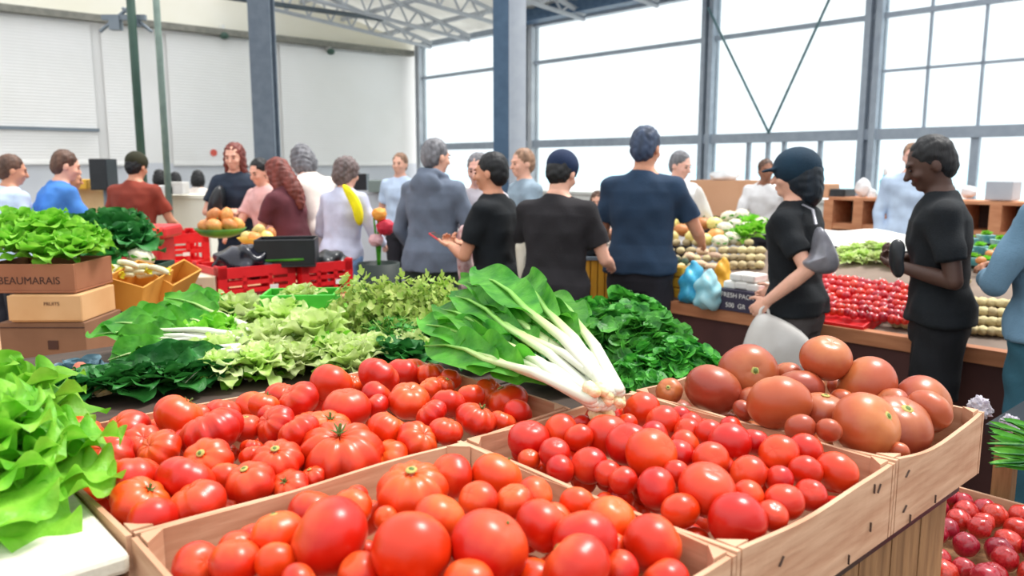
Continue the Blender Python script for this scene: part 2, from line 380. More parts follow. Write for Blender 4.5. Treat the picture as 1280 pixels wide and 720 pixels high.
# dark roof beam over the windows right of the blue column
m = MB(); m.span((S_WIN - .45, -6, 4.34), (S_WIN - .15, wpt(640, 30)[0], 4.40)); m.span((S_WIN - .34, -6, 4.4), (S_WIN - .26, wpt(640, 30)[0], 4.74)); m.span((S_WIN - .45, -6, 4.74), (S_WIN - .15, wpt(640, 30)[0], 4.8))
tag(m.build('roof_beam', mat('blue_steel', (62, 92, 124), (78, 108, 138), .5), rz=TH), 'long blue steel beam above the window wall', 'beam')
# roof: pitched sheet with ribs
m = MB(); S_R = 7.3
n = 60
P = np.zeros((2, n + 1, 3))
for k in range(n + 1):
    t = 4.6 + (T_WALL + .2 - 4.6) * k / n; dz = .03 * (k % 2)
    P[0, k] = (S_WIN + .25, t, 4.44 + dz); P[1, k] = (S_R, t, 4.44 + .24 * (S_WIN + .25 - S_R) + dz)
m.grid(P); P2 = P.copy(); P2[:, :, 2] += .06; m.grid(P2[::-1])
tag(m.build('ceiling', M_ROOF, rz=TH), kind='structure')
# trusses under the roof
def truss(t, lab):
    m = MB(); zl = lambda s: 4.36 + .24 * (S_WIN - s)
    m.tube([(S_WIN - .2, t, zl(S_WIN) - .02), (S_R, t, zl(S_R) - .02)], .045, 6); m.tube([(S_WIN - .2, t, zl(S_WIN) - .12), (S_R, t, zl(S_R) - .75)], .04, 6)
    k = 8
    for i in range(k):
        sa = S_WIN - .3 - (S_WIN - .3 - S_R) * i / k; sb = S_WIN - .3 - (S_WIN - .3 - S_R) * (i + .5) / k; sc = S_WIN - .3 - (S_WIN - .3 - S_R) * (i + 1) / k
        lo = lambda s: zl(s) - .12 - .63 * (S_WIN - s) / (S_WIN - S_R)
        m.tube([(sa, t, lo(sa)), (sb, t, zl(sb) - .03)], .022, 6); m.tube([(sb, t, zl(sb) - .03), (sc, t, lo(sc))], .022, 6)
    tag(m.build('roof_truss', M_PALE, rz=TH), lab, 'truss', 'roof trusses')
for t, l in zip((7.2, 8.9, 10.6, 12.3, 14.0, 15.4), ('nearest', 'second nearest', 'third', 'fourth', 'fifth', 'farthest')):
    truss(t, 'pale grey lattice roof truss, %s in the row from the camera' % l)
for k, s in enumerate((7.7, 8.7, 9.7, 10.7)):
    m = MB(); m.span((s - .04, 4.7, 4.33 + .24 * (S_WIN - s)), (s + .04, T_WALL, 4.41 + .24 * (S_WIN - s)))
    tag(m.build('roof_purlin', M_PALE, rz=TH), 'long grey purlin under the roof sheet, number %s up the slope' % ('one', 'two', 'three', 'four')[3 - k], 'purlin', 'roof purlins')

# free standing columns
def hcol(name, u0, u1, Y, ztop, m1, lab, flange=True):
    p0 = atY(u0, 200, Y); p1 = atY(u1, 200, Y); c = (p0 + p1) / 2; w = (p1 - p0)[0]; m = MB()
    if flange:
        m.box((0, -w * .38, ztop / 2), (w, w * .16, ztop)); m.box((0, w * .38, ztop / 2), (w, w * .16, ztop)); m.box((0, 0, ztop / 2), (w * .14, w * .7, ztop))
        m.box((0, 0, .01), (w * 1.5, w * 1.5, .03))
    else:
        m.tube([(0, 0, 0), (0, 0, ztop)], w / 2, 16, round_ends=False); m.tube([(0, 0, 0), (0, 0, .02)], w * 1.3, 16, round_ends=False)
    return tag(m.build(name, m1, loc=(c[0], c[1], 0), rz=0, smooth=not flange), lab, 'column')
hcol('steel_column', 322, 348, 10.5, 6.3, mat('slate_steel', (92, 104, 118), (104, 116, 128), .5), 'tall slate grey steel column in front of the white wall')
hcol('steel_column', 617, 636, 9.0, 5.2, mat('navy_steel', (58, 86, 112), (70, 98, 124), .5), 'dark blue steel column behind the man in black')
hcol('steel_column', 636, 657, 9.3, 5.2, mat('white_steel', (204, 212, 222), (214, 222, 230), .5), 'white steel column beside the dark blue column')
hcol('pole', 172, 182, 9.5, 5.2, M_GREEN, 'dark green round pole behind the seated shopper in rust', False)
hcol('pole', 204, 212, 9.0, 5.2, mat('sage_pole', (110, 130, 122), (124, 144, 134), .5), 'thin pale green pole right of the dark green pole', False)
hcol('wall_post', 124, 131, 15.9, 5.3, mat('post_grey', (98, 102, 100), (112, 116, 112), .5), 'narrow grey post on the left wall between two shutters')
# bracket and lamps high on the left wall
p = atY(155, 22, 9.6); m = MB(); m.box((0, 0, 0), (.5, .06, .06)); m.box((-.1, 0, -.06), (.12, .1, .16)); m.box((.12, 0, -.04), (.1, .1, .12)); m.tube([(-.28, 0, -.15), (.05, 0, .1)], .02); m.tube([(.3, 0, -.15), (.0, 0, .1)], .02)
tag(m.build('pipe_bracket', M_STEEL, loc=p), 'grey metal clamp bracket joining the two poles at the top', 'bracket')
for u, v, l in ((279, 42, 'round wall lamp high on the wall between pole and slate column'), (412, 62, 'small wall lamp high on the wall right of the slate column')):
    p = atT(u, v, T_WALL - .15); t_ = thing('wall_lamp', p, TH, l, 'lamp'); m = MB(); m.ell((0, -.05, -.05), (.09, .09, .07)); m.build('lamp_shade', M_GREEN, t_, True); m = MB(); m.box((0, .06, .06), (.05, .17, .22)); m.build('bracket', M_WHITE, t_)

# outside: sea and quay
m = MB(); m.span((S_WIN + 40, -3000, -3.0), (4500, 3000, -2.9)); tag(m.build('sea', mat('sea_water', (170, 214, 232), (182, 222, 238), .5, .02), rz=TH), 'pale blue sea outside the right windows', 'sea', kind='structure')
m = MB(); m.span((S_WIN + .3, -60, -.3), (S_WIN + 40, 60, -.2)); tag(m.build('ground', mat('quay', (210, 210, 208), (222, 222, 220), .8), rz=TH), kind='structure')
# ------------------------------------------------------------------ crates and tomatoes
ZR = 1.05; ZB = .912
def crate(name, s0, s1, t0, t1, zb, zr, label, sag=(0, 0, 0, 0), staples=(), post=.03, wood=None, group='wooden tomato crates'):
    wood = wood or M_WOOD
    c = W((s0 + s1) / 2, (t0 + t1) / 2, zb); o = thing(name, c, TH, label, 'crate', group)
    hx, hy, h = (s1 - s0) / 2, (t1 - t0) / 2, zr - zb; th = .008
    def panel(p, q, sg, axis, nm):
        m = MB(); n = 14; V = []; 
        for k in range(n + 1):
            f = k / n; x = p[0] + (q[0] - p[0]) * f; y = p[1] + (q[1] - p[1]) * f; top = h - sg * 4 * f * (1 - f) - .002 * math.sin(f * 9 + p[0] * 7)
            off = .004 * 4 * f * (1 - f)
            for d in (-th / 2, th / 2):
                for z in (.004, top):
                    bow = off if z > .01 else 0
                    V.append((x + (d + bow * (1 if p[0] > 0 else -1) if axis == 0 else 0), y + (d + bow * (1 if p[1] > 0 else -1) if axis == 1 else 0), z))
        Fc = []
        for k in range(n):
            a = k * 4; b = a + 4
            Fc += [(a, b, b + 1, a + 1), (a + 2, a + 3, b + 3, b + 2), (a + 1, b + 1, b + 3, a + 3), (a, a + 2, b + 2, b)]
        Fc += [(0, 1, 3, 2), (n*4, n*4+2, n*4+3, n*4+1)]
        m.add(V, Fc); return m.build(nm, wood, o)
    panel((-hx + th, -hy), (hx - th, -hy), sag[0], 1, 'side_panel'); panel((-hx + th, hy), (hx - th, hy), sag[1], 1, 'side_panel')
    panel((-hx, -hy - th/2), (-hx, hy + th/2), sag[2], 0, 'end_panel'); panel((hx, -hy - th/2), (hx, hy + th/2), sag[3], 0, 'end_panel')
    m = MB(); m.box((0, 0, .003), (hx * 2 - th, hy * 2 - th, .006)); m.build('bottom', wood, o)
    for a in (-1, 1):
        for b in (-1, 1):
            m = MB(); x = a * (hx - th / 2 - .001); y = b * (hy - th / 2 - .001)
            V = [(x, y, .006), (x - a * post, y, .006), (x, y - b * post, .006), (x, y, h + .003), (x - a * post, y, h + .003), (x, y - b * post, h + .003)]
            fs = [(0, 2, 1), (3, 4, 5), (0, 1, 4, 3), (1, 2, 5, 4), (2, 0, 3, 5)]
            if a * b < 0: fs = [tuple(reversed(f)) for f in fs]
            m.add(V, fs); m.build('corner_post', wood, o)
    for (f, zz, ang) in staples:                       # on the near side panel
        m = MB(); R = Matrix.Rotation(ang, 3, 'Y'); m.box((-hx + 2 * hx * f, -hy - .005 - .004*4*f*(1-f), zz), (.0014, .003, .016), R); m.build('staple', M_STAPLE, o)
    return o
BX = dict(A=(.30, 1.165, 1.12, 1.66), B=(.878, 1.355, .535, 1.105), C=(.305, .868, .535, 1.105), D=(1.366, 1.785, .535, 1.105))
crate('wooden_crate', *BX['A'], ZB, ZR, 'largest pale wooden crate, full of ribbed tomatoes, behind the other two red ones', sag=(.008, 0, .004, 0))
crate('wooden_crate', *BX['B'], ZB, ZR, 'pale wooden crate of small round tomatoes between the front crate and the brown tomatoes', sag=(.006, .003, .002, .002),
      staples=((.66, .02, 0), (.82, .05, 0), (.83, .115, 0), (.87, .11, .6), (.22, .09, .7)))
crate('wooden_crate', *BX['C'], ZB, ZR, 'nearest wooden crate of red tomatoes, cut off by the bottom edge of the photo', sag=(.006, .0, .004, .002))
crate('wooden_crate', *BX['D'], ZB, ZR, 'wooden crate of big brownish tomatoes at the right end', sag=(.014, .003, .003, .0),
      staples=((.1, .04, .9), (.1, .105, .9), (.16, .014, 0), (.42, .02, 0)))

def tomato_mesh(name, rib, k, flat, seed, m, dim=.16):
    rnd = random.Random(seed); n, q = 36, 20; V = []; Fc = []
    ph = [rnd.uniform(0, 6.28) for _ in range(4)]
    for i in range(q + 1):
        a = math.pi * i / q
        for j in range(n):
            b = 2 * math.pi * j / n
            w = math.sin(a) ** .6 if 0 < i < q else 0
            lob = rib * (abs(math.cos(k * b / 2 + ph[0] + .25 * math.sin(b + ph[1]))) ** .7 - .6) * (1.25 if a < 1.6 else 1.25 - .5 * (a - 1.6))
            asy = .03 * math.sin(b + ph[2]) + .025 * math.sin(2 * b + ph[3])
            r = math.sin(a) * (1 + lob + asy)
            z = flat * math.cos(a) * (1 + .4 * lob) - dim * math.exp(-(a / .34) ** 2) + .08 * math.exp(-((math.pi - a) / .3) ** 2)
            V.append((r * math.cos(b), r * math.sin(b), z))
    for i in range(q):
        for j in range(n):
            a0 = i * n + j; a1 = i * n + (j + 1) % n; Fc.append((a0, a0 + n, a1 + n, a1))
    mm = MB(); mm.add(V, Fc); me = mm.mesh(name, m, True)
    import bmesh
    bm = bmesh.new(); bm.from_mesh(me); bmesh.ops.remove_doubles(bm, verts=bm.verts, dist=1e-4); bm.to_mesh(me); bm.free()
    return me
def calyx_mesh(name, m, star=True):
    mm = MB()
    if star:
        for k in range(5):
            a = k * 1.2566 + .2
            mm.tube([(0, 0, .62), (.12 * math.cos(a), .12 * math.sin(a), .70), (.26 * math.cos(a + .2), .26 * math.sin(a + .2), .80)], [.045, .04, .012], 6, flat=.4)
        mm.tube([(0, 0, .6), (.02, 0, .74), (.05, .02, .86)], [.05, .04, .045], 7)
    else:
        mm.ell((0, 0, .74), (.19, .17, .045), n=12, m=6); mm.ell((0.01, 0, .765), (.09, .10, .04), n=8, m=5, mi=1)
    return mm.mesh(name, [m, M_CALYX], True)
CAL_STAR = calyx_mesh('calyx', M_CALYX); CAL_SCAR = calyx_mesh('stem_scar', M_SCAR, False)
RIB = [tomato_mesh('tomato', r, k, f, 10 + i, M_TOM) for i, (r, k, f) in enumerate(((.15, 9, .76), (.12, 7, .80), (.10, 6, .82), (.13, 8, .78), (.06, 5, .88)))]
BEEF = tomato_mesh('tomato', .20, 10, .74, 3, M_TOM, .22)
RND = [tomato_mesh('tomato', r, k, f, 30 + i, M_TOM2, .09) for i, (r, k, f) in enumerate(((.015, 5, .90), (.02, 5, .94), (.01, 6, .98), (.03, 5, .9)))]
RNC = [tomato_mesh('tomato', r, k, f, 50 + i, M_TOM, .1) for i, (r, k, f) in enumerate(((.02, 6, .90), (.03, 5, .93), (.045, 7, .84), (.02, 5, .88)))]
BRN = [tomato_mesh('tomato', r, k, f, 70 + i, M_TOM3, .1) for i, (r, k, f) in enumerate(((.02, 5, .86), (.035, 6, .84), (.02, 5, .9), (.03, 7, .8)))]

def tomato(meshes, p, r, rnd, label, group, cal=0.0, scar=0.0, tilt=.8, rot=None, me=None):
    o = bpy.data.objects.new('tomato', me or rnd.choice(meshes)); COL.objects.link(o)
    o.location = [float(q) for q in p]; o.scale = (r, r, r)
    o.rotation_euler = rot if rot is not None else (rnd.uniform(-tilt, tilt), rnd.uniform(-tilt, tilt), rnd.uniform(0, 6.28))
    tag(o, label, 'tomato', group)
    x = rnd.random()
    if x < cal + scar:
        c = bpy.data.objects.new('calyx' if x < cal else 'stem_scar', CAL_STAR if x < cal else CAL_SCAR); COL.objects.link(c); c.parent = o
    return o
def pile(box, heap, ann, meshes, label, group, seed, fill_r, cal, scar, tilt=.8, specials={}, floor_z=ZB + .006, rim=ZR, zoff=0.0, nfill=2600, deep=.095, grow=1.04):
    rnd = random.Random(seed); s0, s1, t0, t1 = box; g = .012
    def hp(s, t):
        x = min(1, max(-1, (2 * s - s0 - s1) / (s1 - s0))); y = min(1, max(-1, (2 * t - t0 - t1) / (t1 - t0)))
        return rim - .012 + heap * (1 - x ** 4) * (1 - y ** 4)
    P = []
    for a in ann:
        u, v, r = a[:3]; dz = a[3] if len(a) > 3 else 0; z = rim
        for _ in range(6):
            p = at(u, v, z); s, t = st(p); rr = r * np.linalg.norm(p - np.array([0, 0, CAMH])) / F
            z = hp(s, t) + dz + zoff - max(0, .03 - rr) * .6
        P.append([p, rr * grow])
    def clampp(p, r):
        s, t = st(p); z = p[2]
        if z - r * .7 < rim:
            s = min(max(s, s0 + g * .5 + r), s1 - g * .5 - r); t = min(max(t, t0 + g * .5 + r), t1 - g * .5 - r)
        return W(s, t, max(z, floor_z + r))
    C0 = np.array([0, 0, CAMH])
    for it in range(60):
        for i in range(len(P)):
            for j in range(i + 1, len(P)):
                d = P[j][0] - P[i][0]; L = np.linalg.norm(d); ov = (P[i][1] + P[j][1]) * .86 - L
                if ov > 0:
                    far, near = (i, j) if P[i][0] @ P[i][0] > P[j][0] @ P[j][0] else (j, i)
                    for q, sg in ((far, .35), (near, -.12)):
                        D = P[q][0] - C0; l = np.linalg.norm(D); k = 1 + sg * ov / l; P[q][0] = C0 + D * k; P[q][1] *= k
                    e = d / max(L, 1e-6) * ov * .16; P[i][0] = P[i][0] - e; P[j][0] = P[j][0] + e
        for q in P: q[0] = clampp(q[0], q[1])
    nvis = len(P)
    cand = []
    for rr_ in (fill_r[1], (fill_r[0] + fill_r[1]) / 2, fill_r[0]):
        for _ in range(nfill // 3):
            r = rr_ * rnd.uniform(.92, 1.08); s = rnd.uniform(s0 + g + r, s1 - g - r); t = rnd.uniform(t0 + g + r, t1 - g - r)
            top = hp(s, t) - .02; z = rnd.uniform(max(floor_z + r, top - deep), max(floor_z + r, top)); p = W(s, t, z)
            if all(np.linalg.norm(p - q[0]) > (r + q[1]) * .93 for q in P): P.append([p, r])
    # keep only the filling fruit the photograph can show something of
    C0 = np.array([0, 0, CAMH]); cen = np.array([q[0] for q in P]); rad = np.array([q[1] for q in P]); keep = P[:nvis]
    for k in range(nvis, len(P)):
        p, r = P[k]; n0 = (C0 - p) / np.linalg.norm(C0 - p); hit = 0
        for _ in range(50):
            q = np.array([rnd.gauss(0, 1) for _ in range(3)]); q /= np.linalg.norm(q)
            if q @ n0 < 0: q = -q
            q = p + q * r; d = C0 - q; L = np.linalg.norm(d); d = d / L; oc = cen - q; tt = oc @ d
            dist = np.linalg.norm(oc - np.outer(tt, d), axis=1); blk = (dist < rad * .93) & (tt > 0); blk[k] = False
            u_ = st(q + d * ((rim - q[2]) / d[2])) if q[2] < rim else st(q)
            if u_[0] < s0 or u_[0] > s1 or u_[1] < t0 or u_[1] > t1: continue
            if not blk.any(): hit += 1
        if hit >= 3: keep.append(P[k])
    P = keep
    for i, (p, r) in enumerate(P):
        sp = specials.get(i)
        if sp: tomato(meshes, p, r, rnd, sp[0], group, 1.0 if sp[3] == 'c' else 0, 1.0 if sp[3] == 's' else 0, tilt, sp[1], sp[2])
        else: tomato(meshes, p, r / 1.0, rnd, label, group, cal if i < nvis else 0, scar if i < nvis else 0, tilt)
    return nvis, len(P)

annA = [(443,583,48,.01),(87,526,14),(140,526,24),(180,528,20,-.01),(224,521,27),(250,495,18),(285,495,20),(272,477,15),(325,490,18),(330,507,18),(347,481,20),(374,501,24),(336,519,13),(270,540,33),
 (305,536,18),(347,536,23),(388,546,23),(366,545,14),(105,542,20),(137,575,27),(171,558,22),(199,565,24),(255,580,27),(230,602,31),(163,600,30),(292,600,19),(350,587,28),(321,572,15),(328,612,28),(386,597,15),(388,618,24),
 (179,630,31),(199,654,26),(255,637,31),(515,584,24),(435,469,18),(474,472,25),(496,461,21),(515,457,15),(549,459,17,.0),(540,469,18),(560,473,14),(412,481,25),(435,511,28),(470,494,18),(468,508,16),(511,501,25),
 (537,486,15),(555,482,13),(559,505,20),(588,496,17),(619,490,18),(648,499,25),(647,517,18),(597,525,24),(627,528,17),(539,518,19),(557,540,20),(490,542,25),(522,556,25),(401,544,31),(367,580,18,-.02),(205,490,14),(310,476,13),(400,462,12),
 (291,632,10,-.02),(120,600,16,-.02),(575,515,13,-.02),(450,548,15,-.02)]
annB = [(662,550,25),(701,540,22),(693,567,19),(661,574,13),(703,587,18),(735,583,22),(729,547,18),(754,546,27),(784,555,26),(814,577,30),(759,592,16),(778,600,17),(802,513,22),(832,530,22),(818,545,17),(784,530,13),(842,570,20),
 (855,557,17),(862,534,16),(821,611,24),(727,530,12),(884,615,33,.01),(923,651,33),(851,638,22),(862,538,16),(882,542,17),(912,557,24),(913,535,14),(942,553,17),(888,574,21),(973,567,22),(1007,563,19),(936,592,21),(974,600,16),
 (1007,590,19),(1054,593,23),(935,620,18),(980,628,22),(966,645,18),(1022,622,18),(745,520,13),(765,520,12),(880,520,12),(850,520,13),(940,535,12),(845,592,16),(690,525,12),(1040,600,14,-.03),(800,590,12,-.02),(905,580,14,-.02)]
annC = [(515,614,40,.005),(563,597,28),(621,597,31),(598,626,24),(643,626,22),(668,620,22),(550,650,30),(681,658,33),(612,686,45,.01),(512,690,47,.012),(722,631,22),(770,647,29),(728,676,37),(770,684,19,-.02),(815,692,35),(722,716,42,.01),
 (585,728,30),(790,732,22),(347,668,30),(411,673,47,.005),(439,636,23),(285,702,22),(339,705,24),(228,716,27),(292,732,28),(482,647,14),(458,688,12,-.02),(374,730,22),(450,716,25,-.01),(190,770,34),(400,770,38),(640,775,40),(860,740,30),(880,775,30),(760,790,36),(520,785,40),(250,790,34),(320,790,34)]
annD = [(836,489,16),(879,490,33),(903,454,24),(931,467,34,.015),(925,515,13,-.01),(974,504,35,.01),(960,458,15),(1005,482,27),(985,470,17),(1033,456,28,.05),(1076,486,33),(1113,488,22),(1033,517,27),(1000,535,17),(1036,538,14),
 (1084,534,37),(1125,514,19),(1155,534,37),(1160,508,23),(1189,503,30,.02),(1122,560,11),(860,470,14),(1060,500,16,-.02),(940,500,16,-.02)]
nA = pile(BX['A'], .035, annA, RIB, 'ribbed red tomato heaped in the large crate behind the others', 'ribbed tomatoes in the large crate', 1, (.022, .036), .10, .25, .7,
   {0: ('very large deeply ribbed tomato with green stem, front of the large crate', (.25, -.1, .6), BEEF, 'c'),
    13: ('big pleated tomato left of centre in the large crate', (-.35, .25, 2.0), BEEF, '')})
nB = pile(BX['B'], .035, annB, RND, 'small round red tomato in the middle crate', 'small round tomatoes in the middle crate', 2, (.018, .028), 0.0, .04, 1.2,
   {21: ('largest tomato in the middle crate, near its front corner', (.3, .2, 0), RND[0], '')})
nC = pile(BX['C'], .035, annC, RNC, 'round red tomato in the nearest crate', 'round tomatoes in the nearest crate', 3, (.022, .034), .03, .12, 1.0,
   {0: ('flat ribbed tomato with a brown scar at the back corner of the nearest crate', (.15, -.2, 1.0), RIB[0], 's')})
nD = pile(BX['D'], .05, annD, BRN, 'large brownish tomato in the right hand crate', 'brownish tomatoes in the right hand crate', 4, (.024, .038), .0, .15, 1.0,
   {9: ('brownish tomato sitting highest on the heap', (.4, .1, 0), BRN[0], ''), 15: ('brownish tomato with a green star scar facing the viewer right', (.7, .75, 0), BRN[0], 's'),
    17: ('brownish tomato with a green stem hollow at its top, right front of the crate', (.45, .15, 0), BRN[1], 's'), 3: ('brownish tomato with a pale scar facing the camera at the back left', (1.25, .1, 0), BRN[0], 's'),
    19: ('brownish tomato resting on the far right corner of the crate', (.9, .9, 0), BRN[2], 's')})
print('TOM', nA, nB, nC, nD)

# stand of old boards under the crates
o = thing('crate_stand', W(1.04, 1.1, 0), TH, 'rough wooden stand carrying the four tomato crates', 'stand')
m = MB(); m.span((-.78, -.54, .872), (.73, .58, .902)); m.build('top', M_WOOD2, o)
for k in range(11):
    x0 = -.78 + k * .1372; m = MB(); m.span((x0 + .003, -.52, .02), (x0 + .134, -.502, .868)); m.build('board', M_WOOD2, o)
for k in range(7):
    y0 = -.5 + k * .152; m = MB(); m.span((.70, y0 + .003, .02), (.718, y0 + .149, .868)); m.build('board', M_WOOD2, o)
for k in range(7):
    y0 = -.5 + k * .152; m = MB(); m.span((-.778, y0 + .003, .02), (-.76, y0 + .149, .868)); m.build('board', M_WOOD2, o)
for x in (-.72, .66):
    for y in (-.47, .52):
        m = MB(); m.box((x, y, .436), (.06, .06, .872)); m.build('leg', M_WOOD2, o)
for x in (.25, ):
    m = MB(); m.box((x, -.54, .89), (.9, .02, .012)); m.build('edge_strip', M_BLACK, o)  # thin black strip drawn where the edge has a dark gap
# ------------------------------------------------------------------ leaf and bunch builders
def leafmat(name, c1, c2, trans=.35, rough=.45, scale=14, rand=.05): return mat(name, c1, c2, rough, scale, trans=trans, rand=rand, bump=.35, bscale=60, spec=.35)
M_LET = leafmat('lettuce_leaf', (108, 186, 40), (166, 224, 82), .42)
M_LETP = leafmat('pale_frisee', (184, 216, 104), (232, 240, 186), .4, scale=10)
M_CHARD = leafmat('chard_leaf', (54, 138, 34), (108, 190, 60), .4)
M_CHARDD = leafmat('dark_leaf', (28, 96, 38), (60, 136, 58), .22)
M_PARS = leafmat('parsley_leaf', (34, 112, 36), (96, 184, 66), .3, scale=30)
M_CEL = leafmat('celery_leaf', (142, 184, 62), (208, 222, 130), .35, scale=30)
M_STALK = mat('pale_stalk', (214, 228, 178), (240, 242, 222), .4, 9, trans=.15)
def _grad():
    N = M_STALK.node_tree.nodes; L = M_STALK.node_tree.links; tcn = [n for n in N if n.type == 'TEX_COORD'][0]; rp = [n for n in N if n.type == 'VALTORGB'][0]
    ln = N.new('ShaderNodeVectorMath'); ln.operation = 'LENGTH'; L.new(tcn.outputs['Object'], ln.inputs[0]); L.new(ln.outputs['Value'], rp.inputs[0])
    rp.color_ramp.elements[0].position = .16; rp.color_ramp.elements[0].color = srgb(224, 228, 208); rp.color_ramp.elements[1].position = .46; rp.color_ramp.elements[1].color = srgb(128, 190, 76); e = rp.color_ramp.elements.new(.30); e.color = srgb(206, 226, 156)
_grad()
M_STALKG = mat('green_stalk', (120, 168, 60), (176, 204, 110), .45, 9, trans=.15)
M_ROOT = mat('root_end', (214, 190, 132), (238, 224, 186), .8, 60, bump=.5)
M_BLUE = leafmat('blue_cabbage', (70, 104, 116), (108, 140, 150), .15)

def leaf(mb, base, d, up, L, Wd, bend=1.0, ruf=.02, fr=5, rnd=random, nu=11, nv=9, prof='round', cup=.25, twist=0, mi=0, tipw=.35):
    base = np.array(base, float); d = np.array(d, float); d /= np.linalg.norm(d); up = np.array(up, float); up -= d * (up @ d)
    if np.linalg.norm(up) < 1e-3: up = np.cross(d, [1, 0.2, 0])
    up /= np.linalg.norm(up); side = np.cross(d, up); P = np.zeros((nu, nv, 3)); p = base.copy(); ph = rnd.uniform(0, 6.28); ph2 = rnd.uniform(0, 6.28)
    for i in range(nu):
        u = i / (nu - 1); a = bend * u * u; dd = d * math.cos(a) - up * math.sin(a); nn = up * math.cos(a) + d * math.sin(a)
        tw = twist * u; sd_ = side * math.cos(tw) + nn * math.sin(tw); nn2 = nn * math.cos(tw) - side * math.sin(tw)
        if prof == 'round': w = Wd * (math.sin(math.pi * min(1, .10 + .90 * u)) ** .6) * (.55 + .45 * u)
        elif prof == 'spat': w = Wd * (.22 + .78 * max(0, math.sin(math.pi * min(1, u ** 1.4))) ** .7) if u < .97 else Wd * tipw
        else: w = Wd * max(.08, math.sin(math.pi * (u ** .8 * .93 + .05)))
        for j in range(nv):
            v = 2 * j / (nv - 1) - 1; e = abs(v) ** 1.6
            fq = min(fr, (nu - 1) / 4.5); wob = ruf * e * (math.sin(fq * 6.28 * u + ph + (1.7 if v > 0 else 0)) + .35 * math.sin(fq * 1.5 * 6.28 * u + ph2 + v * 2))
            ww = w * (1 + .07 * e * math.sin(fq * 7.1 * u + ph2 + v))
            P[i, j] = p + sd_ * v * ww + nn2 * (wob + cup * w * v * v)
        p = p + dd * L / (nu - 1)
    mb.grid(P, mi)
def sub(o, l=1): md = o.modifiers.new('s', 'SUBSURF'); md.levels = l; md.render_levels = l; return o
def unit(a, e): return np.array([math.cos(a) * math.cos(e), math.sin(a) * math.cos(e), math.sin(e)])

def lettuce_mesh(R, n, m, seed, ruf=.12, fr=4, nu=13, nv=11, w=.55, sz=1.0, emax=1.35, emin=.0):
    rnd = random.Random(seed); mb = MB()
    for k in range(n):
        f = (k + .5) / n; a = k * 2.39996 + rnd.uniform(-.3, .3); e = emin + (emax - emin) * (1 - f) + rnd.uniform(-.12, .12)
        L = R * (.75 + .45 * f) * rnd.uniform(.85, 1.1); d = unit(a, e); up = unit(a + math.pi, math.pi / 2 - e)
        leaf(mb, d * R * .06, d, up, L, R * w * rnd.uniform(.8, 1.1), rnd.uniform(.3, 1.0), R * ruf, fr, rnd, nu, nv, 'round', .35, rnd.uniform(-.4, .4))
    return mb.mesh('leaves', m)
def stump(R, m=None):
    mb = MB(); mb.tube([(0, 0, -.08 * R), (0, 0, .15 * R)], [R * .13, R * .1], 10); return mb.mesh('core', m or M_STALK)
def head(name, me, core, loc, scale, rot, label, cat, group=None):
    o = bpy.data.objects.new(name, None); COL.objects.link(o); o.location = [float(q) for q in loc]; o.rotation_euler = rot; o.scale = (scale,) * 3; tag(o, label, cat, group)
    for nm, mm in (('leaves', me), ('core', core)):
        c = bpy.data.objects.new(nm, mm); COL.objects.link(c); c.parent = o
        if nm == 'leaves': sub(c)
    return o

def stalk_bunch(name, base, targets, label, cat, group=None, sr=.008, lw=.07, lm=None, sm=None, frac=.5, seed=0, ruf=.012, nb=.02, prof='round', rootm=None, rings=1, bend=.7):
    """targets: world points of leaf tips; every stalk runs from the base, its leaf from frac of the way to the tip"""
    rnd = random.Random(seed); base = np.array(base, float); o = thing(name, base, 0, label, cat, group)
    mean = np.mean([np.array(t) - base for t in targets], axis=0); mean /= np.linalg.norm(mean)
    for t in targets:
        v = np.array(t, float) - base; L = np.linalg.norm(v); d = v / L
        off = np.array([rnd.gauss(0, 1), rnd.gauss(0, 1), abs(rnd.gauss(0, .6))]) * nb; off -= mean * (off @ mean)
        p0 = off; q = v * frac + np.array([0, 0, .02 * L]) + off * .6; m1 = (p0 + q) / 2 + np.array([0, 0, .02]) * L
        sg = (q - p0); LL = np.linalg.norm(v - q); e0 = (v - q) / LL; lift = np.array([0, 0, 1.0])
        c4 = [p0, m1, q, q + e0 * LL * .3 + lift * LL * .05, q + e0 * LL * .62 + lift * LL * .05, v]
        mb = MB(); mb.tube(c4, [sr * 1.5, sr * 1.25, sr * .9, sr * .6, sr * .38, sr * .15], 8, flat=.7); mb.build('stalk', sm or M_STALK, o, True)
        mb = MB(); vw = -(base + q) + np.array([0, 0, CAMH]); vw /= np.linalg.norm(vw); up = vw * .8 + np.array([rnd.uniform(-.5, .5), rnd.uniform(-.3, .3), .6])
        st0 = q - e0 * LL * .18; leaf(mb, st0, e0 + lift * .06, up, LL * 1.2, lw * rnd.uniform(.8, 1.15), rnd.uniform(.05, .35) * bend, ruf, 2.2, rnd, 15, 11, prof, rnd.uniform(.15, .45), rnd.uniform(-.3, .3))
        sub(mb.build('leaf', lm or M_CHARD, o, True))
    if rootm:
        mb = MB()
        for k in range(16): 
            a = rnd.uniform(0, 6.28); r = nb * 1.6 * math.sqrt(rnd.random()); s1 = np.cross(mean, [0, 0, 1]); s1 /= np.linalg.norm(s1); s2 = np.cross(mean, s1)
            p = s1 * math.cos(a) * r + s2 * math.sin(a) * r - mean * .002
            mb.tube([p + mean * .015, p - mean * rnd.uniform(.004, .014)], [sr * 1.3, sr * .9], 7)
        mb.build('root_end', rootm, o, True)
    return o

